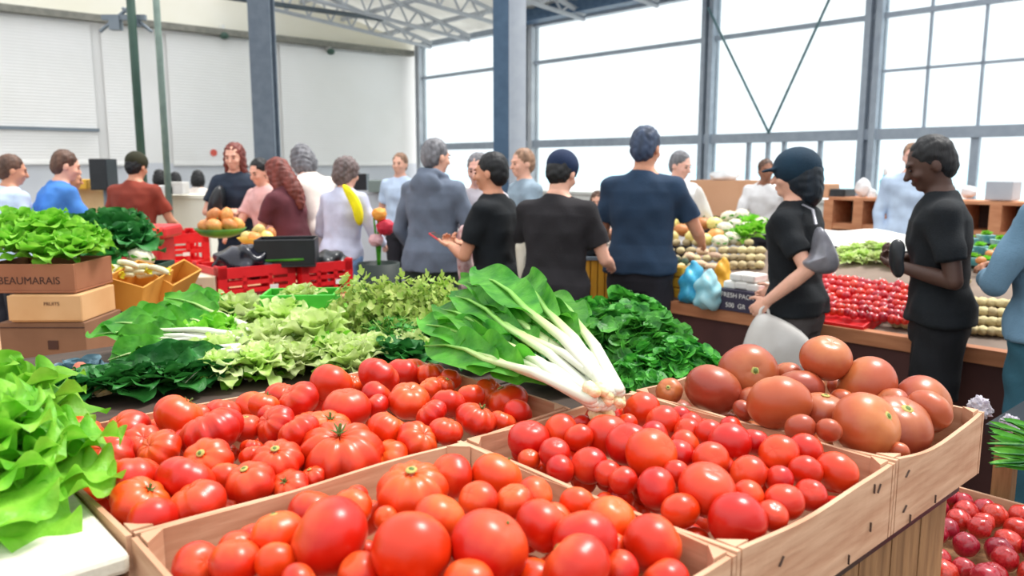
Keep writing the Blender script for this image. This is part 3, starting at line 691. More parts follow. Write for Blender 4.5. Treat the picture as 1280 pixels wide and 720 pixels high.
def leaflet_cloud(radii, n, size, m, seed, lobes=3, stems=14, sm=None, flatten=.5, fill=.35, round_=False):
    rnd = random.Random(seed); mb = MB(); rx, ry, rz = radii
    for k in range(n):
        a = rnd.uniform(0, 6.28); zc = rnd.uniform(-.1, 1); rr = math.sqrt(max(0, 1 - min(1, zc) ** 2)); f = 1 - fill * rnd.random() ** 1.5
        nrm = np.array([rr * math.cos(a), rr * math.sin(a), zc]); bump = 1 + .16 * mnoise.noise((nrm[0] * 2.4 + seed, nrm[1] * 2.4, nrm[2] * 2.4)) * 2
        p = nrm * np.array([rx, ry, rz]) * f * bump
        up = nrm * .8 + np.array([rnd.gauss(0, .5), rnd.gauss(0, .5), rnd.gauss(0, .5) + .4]); up /= np.linalg.norm(up)
        d = np.cross(up, [rnd.gauss(0, 1), rnd.gauss(0, 1), rnd.gauss(0, 1)]); d /= np.linalg.norm(d); sd_ = np.cross(d, up); s = size * rnd.uniform(.6, 1.25)
        pts = [p]
        if round_:
            angs = [i * 6.283 / 8 for i in range(8)]
            pts = [p - up * s * .12] + [p + s * .5 * (math.cos(q) * d + math.sin(q) * sd_) + up * s * .07 * math.sin(2 * q + k) for q in angs]
            mb.add(pts, [(0, 1 + i, 1 + (i + 1) % 8) for i in range(8)])
        else:
            out = [(0, 0), (.25, .32), (.55, .48), (.62, .22), (1.0, .12), (1.0, -.12), (.62, -.22), (.55, -.48), (.25, -.32)]
            pts = [p + s * (x * d + y * sd_) + up * s * (.15 * x * x * (1 if k % 2 else -1) + .18 * y * y) for x, y in out]; mid = p + s * .5 * d - up * s * .03
            mb.add(pts + [mid], [(9, i, (i + 1) % 9) for i in range(9)])
    return mb.mesh('foliage', m)
def stem_mesh(radii, n, seed, m, r=.002):
    rnd = random.Random(seed); mb = MB(); rx, ry, rz = radii
    for k in range(n):
        a = rnd.uniform(0, 6.28); e = rnd.uniform(.15, 1.3); d = unit(a, e) * np.array([rx, ry, rz]) * rnd.uniform(.85, 1.05)
        b = np.array([rnd.gauss(0, .15) * rx, rnd.gauss(0, .15) * ry, .0]); mb.tube([b, (b + d) / 2 + np.array([0, 0, .12 * rz]), d], [r * 1.4, r, r * .6], 5)
    return mb.mesh('stems', m)
def clump(name, fol, stem, loc, rot, scale, label, cat, group=None):
    o = bpy.data.objects.new(name, None); COL.objects.link(o); o.location = [float(q) for q in loc]; o.rotation_euler = rot; o.scale = scale if hasattr(scale, '__len__') else (scale,) * 3; tag(o, label, cat, group)
    for nm, mm in (('foliage', fol), ('stems', stem)):
        c = bpy.data.objects.new(nm, mm); COL.objects.link(c); c.parent = o
    return o

# ------------------------------------------------------------------ tables of greens behind the crates
def table(name, s0, s1, t0, t1, z, m, label, cloth=None, rim=None, th=.03):
    c = W((s0 + s1) / 2, (t0 + t1) / 2, 0); o = thing(name, c, TH, label, 'table'); hx, hy = (s1 - s0) / 2, (t1 - t0) / 2
    mb = MB(); mb.span((-hx, -hy, z - th), (hx, hy, z)); mb.build('table_top', m, o, bevel=.004)
    for a in (-1, 1):
        for b in (-1, 1):
            mb = MB(); mb.box((a * (hx - .06), b * (hy - .06), (z - th) / 2), (.05, .05, z - th)); mb.build('leg', m, o)
    if cloth:
        mb = MB()
        for (x0, y0, x1, y1) in ((-hx, -hy, hx, -hy), (hx, -hy, hx, hy), (hx, hy, -hx, hy), (-hx, hy, -hx, -hy)):
            n = 40; P = np.zeros((2, n + 1, 3)); nx, ny = (y1 - y0), -(x1 - x0); l = math.hypot(nx, ny); nx /= l; ny /= l
            for k in range(n + 1):
                f = k / n; w = .006 + .006 * math.sin(k * 1.7) * math.sin(k * .6); x = x0 + (x1 - x0) * f; y = y0 + (y1 - y0) * f
                P[1, k] = (x + nx * .004, y + ny * .004, z - .002); P[0, k] = (x + nx * (w + .012), y + ny * (w + .012), .03)
            mb.grid(P)
        mb.build('cloth_skirt', cloth, o, True)
    return o
M_TBL = mat('market_table_wood', (176, 132, 92), (198, 156, 114), .75, 5, (1, 6, 6))
M_CLOTHD = mat('dark_brown_cloth', (62, 34, 34), (74, 44, 42), .9, 4)
ZG = .93
M_TBLD = mat('dark_table_top', (58, 44, 36), (74, 58, 48), .8, 5, (1, 6, 6))
table('greens_table', .0, 2.2, 1.69, 2.95, ZG, M_TBLD, 'table of leafy greens behind the large tomato crate')
table('greens_table', 1.19, 2.12, 1.13, 1.675, ZG, M_TBLD, 'small table of parsley behind the two right hand crates')

# frisee and lettuce heads in the middle
FR = [lettuce_mesh(.13, 34, M_LETP, 5 + i, .10, 5, 11, 9, .38, emax=1.45) for i in range(3)]
FG = [lettuce_mesh(.13, 30, M_LET, 15 + i, .12, 4.5, 11, 9, .45, emax=1.4) for i in range(2)]
COR = stump(.13)
for i, (u, v, z, sc, me, lb) in enumerate(((300, 408, .98, 1.15, 0, 'pale frisee head farthest left of the pale ones, beside the chard stalks'), (352, 412, .98, 1.1, 1, 'pale frisee head in the middle of the row in front of the green tray'),
      (395, 432, .97, 1.15, 2, 'pale frisee head touching the celery bunch'), (330, 440, .96, 1.0, 0, 'pale frisee head in the centre of the lettuces'),
      (278, 455, .95, .95, 1, 'pale frisee head nearest the big crate, behind its left half'), (440, 462, .95, .8, 1, 'pale frisee head at the crate edge under the celery'), (345, 462, .94, .85, 2, 'pale frisee head tucked against the middle of the crate back'), (255, 395, .98, .9, 2, 'small pale endive head behind the chard stalks'))):
    p = at(u, v, z); head('frisee_lettuce', FR[me], COR, (p[0], p[1], z + .0), sc, (0, 0, i * 1.3), lb, 'lettuce', 'pale frisee lettuces')
for i, (u, v, z, sc, lb) in enumerate(((270, 432, .97, 1.0, 'green lettuce head between chard stalks and pale frisee'), (395, 400, .97, .95, 'green lettuce head left of the celery bunch'), (310, 470, .94, .75, 'low green lettuce head hard against the crate back edge'), (420, 450, .95, .8, 'green lettuce head right of the pale frisee row'))):
    p = at(u, v, z); head('green_lettuce', FG[i % 2], COR, (p[0], p[1], z), sc, (0, 0, i * 2.1), lb, 'lettuce', 'green lettuces')
# celery bunches
CEL = leaflet_cloud((.2, .15, .17), 950, .030, M_CEL, 1); CELS = stem_mesh((.2, .15, .17), 46, 2, M_STALKG, .0035)
CELD = leaflet_cloud((.2, .13, .13), 700, .030, M_PARS, 3)
for (u, v, z, sc, lb, fo) in ((470, 405, 1.0, (1.0, 1, 1.35), 'yellow green leafy celery bunch left of the chard', CEL), (540, 400, 1.0, (.8, .9, 1.25), 'yellow green leafy celery bunch directly behind the chard leaves', CEL), (490, 435, .95, (1.05, .9, .8), 'darker celery leaves hanging below the yellow green bunch', CELD)):
    p = at(u, v, z); clump('celery_bunch', fo, CELS, (p[0], p[1], ZG + .01), (0, 0, u * .1), sc, lb, 'celery')
# parsley and cress
PAR = [leaflet_cloud((.17, .14, .16), 900, .052, M_PARS, 11 + i, round_=True) for i in range(2)]; PARS = stem_mesh((.16, .13, .15), 30, 5, M_STALKG, .0025)
for i, (u, v, sc, lb) in enumerate(((760, 455, 1.05, 'bushy green cress bunch left in the heap beside the chard stalks'), (812, 455, 1.0, 'bushy green cress bunch in the middle of the heap'), (850, 474, .8, 'lowest cress bunch at the right end, touching the brown tomatoes'), (780, 425, 1.1, 'cress bunch at the back of the heap'), (795, 492, .7, 'small cress bunch in front, above the corner between crates'), (740, 420, .9, 'cress bunch behind the chard leaves'))):
    p = at(u, v, ZG + .02); clump('cress_bunch', PAR[i % 2], PARS, (p[0], p[1], ZG), (0, 0, i * 1.1), sc, lb, 'cress', 'cress bunches')

# big bunch of white stemmed chard lying over the crate corner
tg = [(522, 405, 1.10), (530, 432, 1.09), (560, 368, 1.17), (575, 350, 1.2), (596, 345, 1.22), (612, 372, 1.2), (640, 350, 1.25), (655, 362, 1.24), (690, 372, 1.22), (708, 385, 1.2), (665, 392, 1.22), (560, 412, 1.12), (585, 395, 1.15), (630, 400, 1.18), (545, 385, 1.14), (575, 440, 1.09), (610, 452, 1.08), (548, 420, 1.1)]
def tips(lst, Ys): return [atY(u, v, Y) for (u, v, _), Y in zip(lst, Ys)]
Ys = [2.02, 1.92, 2.12, 2.2, 2.18, 2.1, 2.2, 2.15, 2.1, 2.05, 1.98, 1.95, 2.0, 1.95, 2.08, 1.8, 1.72, 1.95]
stalk_bunch('chard_bunch', at(752, 508, 1.10), tips(tg, Ys), 'bunch of green chard with thick white stems lying across the corner of the large crate', 'chard', None, .0108, .064, M_CHARD, M_STALK, .55, 7, .012, .028, 'round', M_ROOT)
LDK = lettuce_mesh(.12, 24, M_CHARDD, 71, .10, 3, 9, 7, .6, emax=1.0)
for i, (u, v, l) in enumerate(((600, 445, 'dark leafy greens under the left leaves of the big chard bunch'), (655, 440, 'dark leafy greens under the stems of the big chard bunch'), (700, 470, 'dark leafy greens between the chard root end and the cress'), (560, 425, 'dark leafy greens behind the crate corner under the chard'), (150, 482, 'dark leafy greens behind the left end of the large crate'), (205, 470, 'dark leafy greens under the low chard leaves'), (252, 468, 'dark leafy greens between the low chard and the green lettuce'), (500, 450, 'dark leafy greens under the celery bunches'))):
    p = at(u, v, .97); head('dark_greens', LDK, COR, (p[0], p[1] + .03, ZG + .03), .9, (0, 0, i * 1.4), l, 'greens')
for i, (u, v, sc) in enumerate(((70, 500, .5), (118, 496, .55), (170, 490, .55), (225, 484, .55))):
    p = at(u, v, .95); head('dark_greens', LDK, COR, (p[0] - .01, p[1] + .015, ZG + .035), sc * 1.35, (0, 0, i * 1.9), 'small dark leaves along the back edge of the large crate, %s from the left' % ('first', 'second', 'third', 'fourth')[i], 'greens')
for i, (u, v, sc) in enumerate(((278, 476, .5), (325, 470, .55), (375, 464, .5), (425, 456, .55), (470, 452, .5), (515, 446, .5))):
    p = at(u, v, .95); head('frisee_lettuce', FR[i % 3], COR, (p[0] - .01, p[1] + .015, ZG + .035), sc * 1.35, (0, 0, i * 1.9), 'small frisee at the back edge of the large crate, %s of six from left' % ('first', 'second', 'third', 'fourth', 'fifth', 'last')[i], 'lettuce')
# chard at the left
def left_bunch(base, bY, tl, label, seed, lw=.07, lm=None, sm=None, frac=.5, sr=.007, nb=.03):
    b = atY(base[0], base[1], bY); stalk_bunch('chard_bunch', b, [atY(u, v, Y) for u, v, Y in tl], label, 'chard', 'chard bunches at the left', sr, lw, lm or M_CHARD, sm or M_STALK, frac, seed, .014, nb, 'round')
left_bunch((335, 436), 2.45, ((205, 372, 2.75), (190, 385, 2.7), (225, 368, 2.85), (170, 400, 2.6), (150, 395, 2.65), (212, 395, 2.6), (178, 415, 2.5)), 'chard bunch with tall leaf and pale stalks reaching to the frisee', 1, .065, frac=.62, sr=.009)
left_bunch((285, 428), 2.4, ((130, 405, 2.55), (112, 420, 2.5), (150, 418, 2.45), (140, 435, 2.4), (135, 450, 2.35), (165, 430, 2.4)), 'chard bunch with drooping light green leaf at its left end', 2, .075, frac=.58, sr=.009)
left_bunch((300, 440), 2.3, ((160, 460, 2.2), (180, 470, 2.15), (150, 475, 2.15), (205, 460, 2.2), (230, 480, 2.1)), 'chard bunch lying lowest with broad dark leaves against the crate', 3, .08, M_CHARDD, frac=.4)
left_bunch((312, 405), 2.75, ((215, 378, 2.9), (235, 372, 2.95), (200, 392, 2.85), (245, 382, 2.8)), 'small chard bunch with green stems behind the others', 4, .06, sm=M_STALKG, frac=.35)
mb = MB(); rnd = random.Random(4)
p = atY(102, 462, 2.2); head('blue_cabbage', lettuce_mesh(.11, 26, M_BLUE, 77, .05, 3, 9, 7, .6), COR, (p[0], p[1], p[2] - .05), .9, (0, 0, 1), 'blue grey cabbage at the left end of the greens table', 'cabbage')
stalk_bunch('spring_onion_bunch', atY(128, 483, 2.05), [atY(u, v, Y) for u, v, Y in ((52, 492, 2.0), (60, 500, 1.98), (48, 486, 2.03), (70, 497, 2.0))], 'bunch of thin green onions at the back left corner of the large crate', 'spring onions', None, .006, .008, M_CHARD, M_STALKG, .5, 9, .001, .012, 'round', M_ROOT)
p = atY(90, 480, 2.12); mb = MB(); mb.tube([(0, 0, -.06), (.02, 0, .0), (.02, .01, .04)], [.05, .045, .02], 12); tag(mb.build('clay_pot', mat('terracotta', (176, 96, 74), (194, 112, 88), .7, 6), smooth=True, loc=p), 'small reddish brown clay coloured piece between lettuce and blue cabbage', 'pot')
# foreground lettuce on its white tray
BIG = lettuce_mesh(.24, 54, M_LET, 99, .10, 4.5, 24, 17, .42, emax=1.45, emin=.0); BIGC = stump(.24)
ps = (.296, 1.09)
o = thing('foam_box', W(.0, 1.30, 0), TH, 'white foam lidded box under the foreground lettuce', 'box')
mb = MB(); mb.span((-.45, -.215, 1.01), (.292, .36, 1.04)); mb.build('lid', M_FOAM, o, bevel=.008)
mb = MB(); mb.span((-.43, -.195, .80), (.275, .34, 1.008)); mb.build('box_body', M_WOODL, o, bevel=.004)
o = thing('box_table', W(.0, 1.30, 0), TH, 'low wooden table carrying the foam box', 'table')
mb = MB(); mb.span((-.46, -.25, .76), (.29, .36, .795)); mb.build('table_top', M_WOOD2, o)
for a in (-.4, .24):
    for b in (-.2, .3):
        mb = MB(); mb.box((a, b, .38), (.05, .05, .76)); mb.build('leg', M_WOOD2, o)
p = at(10, 640, 1.05); head('lettuce', BIG, BIGC, (p[0] - .075, p[1] + .03, 1.075), .80, (.05, .10, .5), 'large bright green frilly lettuce in the left foreground on the white box', 'lettuce')
p = at(-10, 560, 1.05); head('lettuce', FG[0], COR, (p[0] - .02, p[1] + .06, 1.08), 1.15, (.0, .0, 2.5), 'second green lettuce behind the big one, cut off by the left edge', 'lettuce')
# ------------------------------------------------------------------ people
def skin(name, c): return mat(name, c, tuple(min(255, int(q * 1.06)) for q in c), .55, 20, sss=.08)
SK1 = skin('skin_fair', (226, 172, 148)); SK2 = skin('skin_tan', (206, 146, 116)); SK3 = skin('skin_brown', (150, 100, 76)); SK4 = skin('skin_deep', (78, 52, 42)); SKP = skin('skin_pink', (232, 180, 162))  # the deep skin tone carries extra backlit silhouette shade in its colour
def cloth(name, c, k=1.12): return mat(name, c, tuple(min(255, int(q * k + 3)) for q in c), .9, 7, bump=.25, bscale=160)
def hairm(name, c): return mat(name, c, tuple(min(255, int(q * 1.35 + 6)) for q in c), .6, 30, (1, 1, .2), bump=.6, bscale=60)
H_BLK = hairm('black_hair', (8, 9, 12)); H_BRN = hairm('brown_hair', (72, 50, 38)); H_RED = hairm('auburn_hair', (96, 44, 36)); H_GRY = hairm('grey_hair', (92, 92, 96)); H_MIX = hairm('greying_hair', (86, 74, 72)); H_SAND = hairm('sandy_hair', (120, 92, 72))
SHOE = mat('shoe', (32, 32, 34), (44, 44, 46), .6); EYE = mat('eye_dark', (24, 18, 16), None, .2)

def rotx(a): c, s = math.cos(a), math.sin(a); return np.array([[1, 0, 0], [0, c, -s], [0, s, c]])
def rotz(a): c, s = math.cos(a), math.sin(a); return np.array([[c, -s, 0], [s, c, 0], [0, 0, 1]])
def torso(mb, secs, T, k=.02): mb.torso(secs, T, k)
def hand(mb, w, d, pn, side, curl=.5, k=1.0):
    d = np.array(d, float); d /= np.linalg.norm(d); pn = np.array(pn, float); pn -= d * (pn @ d); pn /= np.linalg.norm(pn); ac = np.cross(d, pn) * side
    R = np.stack([ac, d, pn], axis=1); mb.ell(w + d * .045 * k, (.038 * k, .05 * k, .017 * k), R, k=.010)
    for i, (o, L) in enumerate(((.028, .068), (.010, .078), (-.009, .073), (-.027, .058))):
        p = w + d * (.082 - abs(o) * .2) * k + ac * o * k; pts = [p]; a = curl * .5; dd = d * math.cos(a) + pn * math.sin(a)
        for f in (.45, .3, .25): p = p + dd * L * f * k; pts.append(p); a += curl * .8; dd = d * math.cos(a) + pn * math.sin(a)
        mb.tube(pts, [.0095 * k, .009 * k, .0082 * k, .007 * k], k=.003)
    p = w + d * .022 * k + ac * .03 * k; dd = d * .7 + ac * .75 + pn * .3; dd /= np.linalg.norm(dd); q = p + dd * .038 * k; dd2 = dd * .6 + d * .5 + pn * .3; dd2 /= np.linalg.norm(dd2)
    mb.tube([p, q, q + dd2 * .03 * k], [.0125 * k, .010 * k, .008 * k], k=.004)

def person(u, vtop, Y, yaw, label, skinm=SK1, lean=0, hyaw=0, hpitch=0, armR=None, armL=None, top=None, sleeve='short', bottom=None, btype='pants', hair=H_BRN, hstyle='short', hat=None, vox=.009, female=False,
           hood=False, wide=1.0, curl=.6, face=True, tuck=0.0, legs='stand', build=1.0, pnR=None, pnL=None, longer=0.0):
    p = atY(u, vtop, Y); ly = math.radians(lean)
    LT = (np.array([0, 0, .95]), rotx(-ly))
    def LN(q):
        q = np.array(q, float)
        if q[2] > .95: q = np.array([0, 0, .95]) + rotx(-ly) @ (q - np.array([0, 0, .95]))
        return q
    hp = LN((0, .004, 1.512)); HR = rotx(-ly * .5) @ rotz(math.radians(hyaw)) @ rotx(-math.radians(hpitch))
    def HD(q): return hp + HR @ np.array(q, float)
    topz = max(HD((0, 0, .215))[2], HD((0, -.08, .17))[2]); k = p[2] / topz
    w = (.93 if female else 1.0) * build
    mb = SD()
    torso(mb, [(.80, 0, .12, .09), (.86, -.005, .165 * w, .115), (.95, -.01, .168 * w, .115), (1.05, 0, .142 * w, .10), (1.14, 0, .138 * w, .098), (1.25, .0, .16 * w, .115), (1.36, 0, .175 * w, .112), (1.43, -.005, .15 * w, .085), (1.475, -.005, .08, .06), (1.50, -.002, .057, .057)], LT)
    mb.tube([LN((0, -.008, 1.44)), hp + np.array([0, 0, .0]), HD((0, -.01, .07))], [.062, .056, .055])
    E = lambda c, r, n=16, m=10: mb.ell(HD(c), r, HR, k=max(.004, min(.02, min(r) * .5)))
    E((0, -.006, .118), (.074, .094, .098), 22, 14); E((0, .03, .07), (.058, .064, .075)); E((0, .062, .018), (.03, .028, .022)); E((0, .078, .13), (.046, .02, .012)); E((-.035, .066, .075), (.025, .025, .022)); E((.035, .066, .075), (.025, .025, .022))
    mb.tube([HD((0, .092, .112)), HD((0, .108, .085)), HD((0, .112, .074))], [.008, .011, .014], 8); E((0, .092, .046), (.022, .010, .007), 10, 6); E((0, .089, .036), (.019, .010, .006), 10, 6)
    for s in (-1, 1): E((s * .076, -.008, .088), (.010, .020, .030), 10, 8)
    AR = {}
    for s, arm, nm in ((1, armR, 'R'), (-1, armL, 'L')):
        S = LN((s * .170 * w * wide, -.005, 1.388)); a = arm or ((s * .245, -.02, 1.13), (s * .25, .06, .88)); el, wr = np.array(a[0], float), np.array(a[1], float)
        # keep true arm lengths
        v = el - S; el = S + v / np.linalg.norm(v) * .29; v = wr - el; wr = el + v / np.linalg.norm(v) * .25
        AR[nm] = (S, el, wr); v = (wr - el) / np.linalg.norm(wr - el)
        mb.tube([S + np.array([-s * .05, 0, .0]), S, S * .6 + el * .4, el, el * .65 + wr * .35, wr], [.05, .050, .044, .036, .037, .026], k=.02)
        pn = (pnR if s > 0 else pnL) or (-s * 1.0, .2, -.1 if abs(v[2]) > .5 else -.8); hand(mb, wr, v, pn, 1 if s > 0 else -1, curl)
    for s in (-1, 1):
        fx = s * .095; f0 = .0
        mb.tube([(s * .085, -.005, .90), (s * .092, 0, .78), (fx, .008, .50), (fx, -.012, .38), (fx, -.015, .09)], [.098, .086, .056, .055, .036], 16)
        mb.tube([(fx, -.045, .04), (fx, .03, .045), (fx, .13, .025)], [.036, .04, .028], 12)
    o = sdobj(mb, 'person', skinm, None, vox, k)
    d = rotz(math.radians(yaw)) @ hp * k
    o.location = (p[0] - d[0] * .6, p[1] - d[1] * .6, 0); o.rotation_euler[2] = math.radians(yaw)
    tag(o, label, 'person')
    def part(nm, m, mt, vx=None, sm=3, nz=None): return sdobj(m, nm, mt, o, vx or vox * 1.1, k, nz)
    # top
    if top:
        m = SD(); e = .016; hz = .90 - longer if not tuck else .97
        torso(m, [(hz, -.006, .200 * w * wide, .148), (.97, -.008, .196 * w * wide, .144), (1.06, 0, .165 * w * wide, .12), (1.15, 0, .163 * w * wide, .118), (1.26, 0, .178 * w * wide, .132), (1.36, 0, .192 * w * wide, .126), (1.42, -.004, .172 * w * wide, .10), (1.462, -.006, .105, .078), (1.486, -.006, .066, .066)], LT)
        for nm in 'RL':
            S, el, wr = AR[nm]; sx = -1 if nm == 'R' else 1
            if sleeve == 'short': m.tube([S + np.array([sx * .06, 0, .004]), S, S * .45 + el * .55, S * .3 + el * .7], [.063, .064, .061, .062], k=.03, cut=True)
            elif sleeve == 'long': m.tube([S + np.array([sx * .06, 0, .004]), S, S * .5 + el * .5, el, el * .5 + wr * .5, wr], [.063, .064, .058, .052, .046, .040], k=.03, cut=True)
        if hood: m.ell(LN((0, -.10, 1.42)), (.12, .05, .085), k=.02); m.tube([LN((-.085, .0, 1.475)), LN((-.05, -.07, 1.50)), LN((.05, -.07, 1.50)), LN((.085, .0, 1.475))], [.028, .036, .036, .028], k=.02)
        part('shirt' if not hood else 'hooded_sweater', m, top, nz=(.012, 7.5))
    if bottom:
        m = SD()
        torso(m, [(.80, 0, .14 * w, .11), (.86, -.006, .176 * w, .126), (.95, -.01, .174 * w, .122), (1.02, -.002, .150 * w, .106)], LT)
        if btype == 'skirt':
            m = SD(); torso(m, [(.52, 0, .22, .17), (.75, 0, .20, .15), (.9, -.006, .182 * w, .132), (1.0, -.006, .165 * w, .122)], LT)
        else:
            zb = .10 if btype == 'pants' else .56
            for s in (-1, 1):
                P_ = [(s * .085, -.006, .90), (s * .093, 0, .74)] + ([(s * .097, .006, .50), (s * .097, -.012, .34), (s * .097, -.012, .10)] if btype == 'pants' else [(s * .099, .004, .56)])
                m.tube(P_, [.108, .1] + ([.077, .072, .066] if btype == 'pants' else [.098]), 16, round_ends=False)
        part({'pants': 'trousers', 'shorts': 'shorts', 'skirt': 'skirt'}[btype], m, bottom, nz=(.010, 8))
    m = SD()
    for s in (-1, 1): m.tube([(s * .095, -.055, .045), (s * .095, .03, .045), (s * .095, .145, .032)], [.044, .047, .036])
    part('shoes', m, SHOE, .012)
    # hair
    if hair is not None:
        m = SD(); h = lambda c, r: m.ell(HD(c), r, HR, k=.02)
        h((0, -.018, .138), (.083, .094, .092)); h((0, -.045, .09), (.074, .066, .08))
        if hstyle == 'curly': h((0, -.02, .13), (.105, .11, .105)); h((0, -.06, .06), (.09, .07, .08)); 
        if hstyle == 'bob': h((0, -.045, .06), (.092, .075, .11)); h((-.07, -.0, .07), (.03, .05, .09)); h((.07, -.0, .07), (.03, .05, .09))
        if hstyle == 'hoody': h((0, -.04, .10), (.105, .10, .12)); h((0, -.07, .03), (.095, .07, .10))
        if hstyle == 'long':
            m.tube([HD((0, -.05, .12)), HD((0, -.085, .0)), HD((0, -.10, -.12)), HD((0, -.095, -.24))], [.08, .072, .068, .035], k=.03); h((-.068, .0, .03), (.028, .045, .12)); h((.068, .0, .03), (.028, .045, .12))
        if hstyle == 'bun': h((0, -.115, .15), (.04, .038, .04))
        part('hair', m, hair, .009, 2, (.010 if hstyle not in ('short', 'hoody') else .005, 28))
    if hat:
        m = SD(); m.ell(HD((0, -.012, .145)), (.092, .106, .094) if hstyle != 'hoody' else (.112, .122, .105), HR)
        if hat[1] == 'cap': m.ell(HD((0, .095, .142)), (.07, .075, .010), HR @ rotx(-.15), k=.01)
        part('cap' if hat[1] == 'cap' else 'headscarf', m, hat[0], .009, 3)
    if face:
        for s in (-1, 1):
            m = MB(); m.ell(HD((s * .029, .0895, .104)) * k, (.010, .006, .005), HR, 8, 6); m.build('eye', EYE, o, True)
            m = MB(); m.ell(HD((s * .03, .092, .124)) * k, (.017, .005, .004), HR, 8, 6); m.build('eyebrow', hair or EYE, o, True)
    Wm = lambda q: np.array(o.location) + rotz(math.radians(yaw)) @ (np.array(q) * k)
    return o, AR, Wm, LN, HD
C_NAVY = cloth('navy_tee', (32, 54, 78)); C_BLK = cloth('black_tee', (7, 14, 20)); C_BRN = cloth('washed_black_tee', (30, 27, 31)); C_GREY = cloth('grey_hoodie', (98, 108, 124)); C_OLV = cloth('dark_olive', (38, 50, 44)); C_DKP = cloth('charcoal_trousers', (36, 35, 42)); C_BKP = cloth('black_trousers', (9, 12, 18))
C_LBL = cloth('pale_blue_shirt', (186, 204, 228)); C_BLU = cloth('blue_sweater', (66, 124, 196)); C_RUST = cloth('rust_top', (132, 52, 36)); C_WHT = cloth('white_shirt', (232, 230, 230)); C_BURG = cloth('burgundy_top', (88, 40, 48)); C_PINK = cloth('pink_top', (214, 168, 164)); C_CREAM = cloth('cream_jacket', (232, 216, 206)); C_DEN = cloth('denim_shirt', (92, 124, 146)); C_JEAN = cloth('teal_jeans', (40, 84, 100)); C_DJEAN = cloth('dark_jeans', (34, 46, 62)); C_GST = cloth('blue_grey_shirt', (132, 150, 164)); C_LAV = cloth('lavender_shirt', (190, 194, 216)); C_PAT = cloth('patterned_shirt', (196, 190, 196)); C_CAP = cloth('navy_cap', (18, 36, 66)); C_SC = cloth('dark_teal_cap', (14, 42, 60)); C_SHORT = cloth('grey_brown_shorts', (70, 66, 66))
fwd = lambda x, z, y=.3: (x, y, z)
# near row, left to right
person(541, 175, 5.5, -28, 'person in a grey hooded sweater and dark green trousers seen from behind', SK1, 4, -18, 6, ((.27, .05, 1.14), (.20, .26, 1.0)), ((-.27, .02, 1.14), (-.24, .16, .92)), C_GREY, 'long', C_OLV, hair=H_GRY, vox=.008, hood=True, wide=1.06, build=1.04, longer=.06)
r = person(617, 192, 4.6, 62, 'person with black hair in a black t-shirt looking left and holding a phone', SK2, 2, 6, 4, ((.22, .04, 1.13), (.10, .30, 1.16)), ((-.20, .10, 1.13), (-.02, .32, 1.16)), C_BLK, 'short', C_BKP, hair=H_BLK, hstyle='short', vox=.0065, female=True, curl=1.1, pnR=(-.3, .2, 1), pnL=(.3, .2, 1))
_, AR, Wm, _, _ = r; q = Wm((.02, .42, 1.19)); mb = MB(); mb.box((0, 0, 0), (.07, .14, .009)); t_ = thing('mobile_phone', q, math.radians(62), 'red cased phone in the hand of the person in black', 'phone'); mb.build('case', M_REDP, t_, bevel=.003); mb = MB(); mb.box((0, 0, .0052), (.06, .13, .001)); mb.build('screen', M_BLACK, t_); t_.rotation_euler[0] = .5
person(697, 194, 4.35, -22, 'person in a navy cap and washed black t-shirt seen from behind looking down', SK1, 5, -10, 22, ((.27, .06, 1.14), (.25, .30, 1.06)), ((-.24, .12, 1.14), (-.12, .33, 1.08)), C_BRN, 'short', C_BKP, hair=H_BLK, hat=(C_CAP, 'scarf'), vox=.0075, wide=1.08, build=1.0, longer=.08)
person(806, 160, 4.75, -20, 'tall person in a dark blue t-shirt and charcoal trousers reaching over the stall', SK2, 3, -14, 8, ((.30, .10, 1.14), (.30, .34, 1.06)), ((-.24, .06, 1.14), (-.16, .3, 1.08)), C_NAVY, 'short', C_DKP, hair=hairm('blue_black_hair', (40, 52, 72)), vox=.0075, wide=1.06, build=1.02, curl=.3)  # blue black hair lightened to grey blue, haze put into its colour
rB = person(1000, 192, 3.9, 48, 'person in a dark cap and black t-shirt facing left with a bag on the back', SK1, 3, 22, 2, ((.25, .0, 1.13), (.22, .2, .98)), ((-.24, -.16, 1.14), (-.27, .03, .99)), C_BLK, 'short', C_SHORT, 'shorts', hair=hairm('blue_black', (10, 22, 32)), hstyle='hoody', hat=(C_SC, 'cap'), vox=.007, female=False, curl=1.2, wide=1.04)
rK = person(1183, 175, 3.5, 66, 'dark haired person in a black t-shirt and shorts looking down at the hands', SK4, 4, 6, 20, ((.25, -.04, 1.15), (.10, .18, 1.17)), ((-.24, -.02, 1.15), (-.06, .20, 1.15)), C_BLK, 'short', C_BKP, 'shorts', hair=H_BLK, hstyle='short', vox=.0065, curl=1.1, wide=1.08, pnR=(-.3, .2, 1), pnL=(.3, .2, 1))
person(1338, 158, 3.1, 30, 'person in a blue denim shirt with folded arms, cut off by the right edge', SK2, 0, 0, 0, ((.26, .08, 1.14), (.02, .24, 1.16)), ((-.26, .08, 1.14), (-.02, .26, 1.12)), C_DEN, 'long', C_JEAN, hair=H_BRN, vox=.008, wide=1.1, face=False)
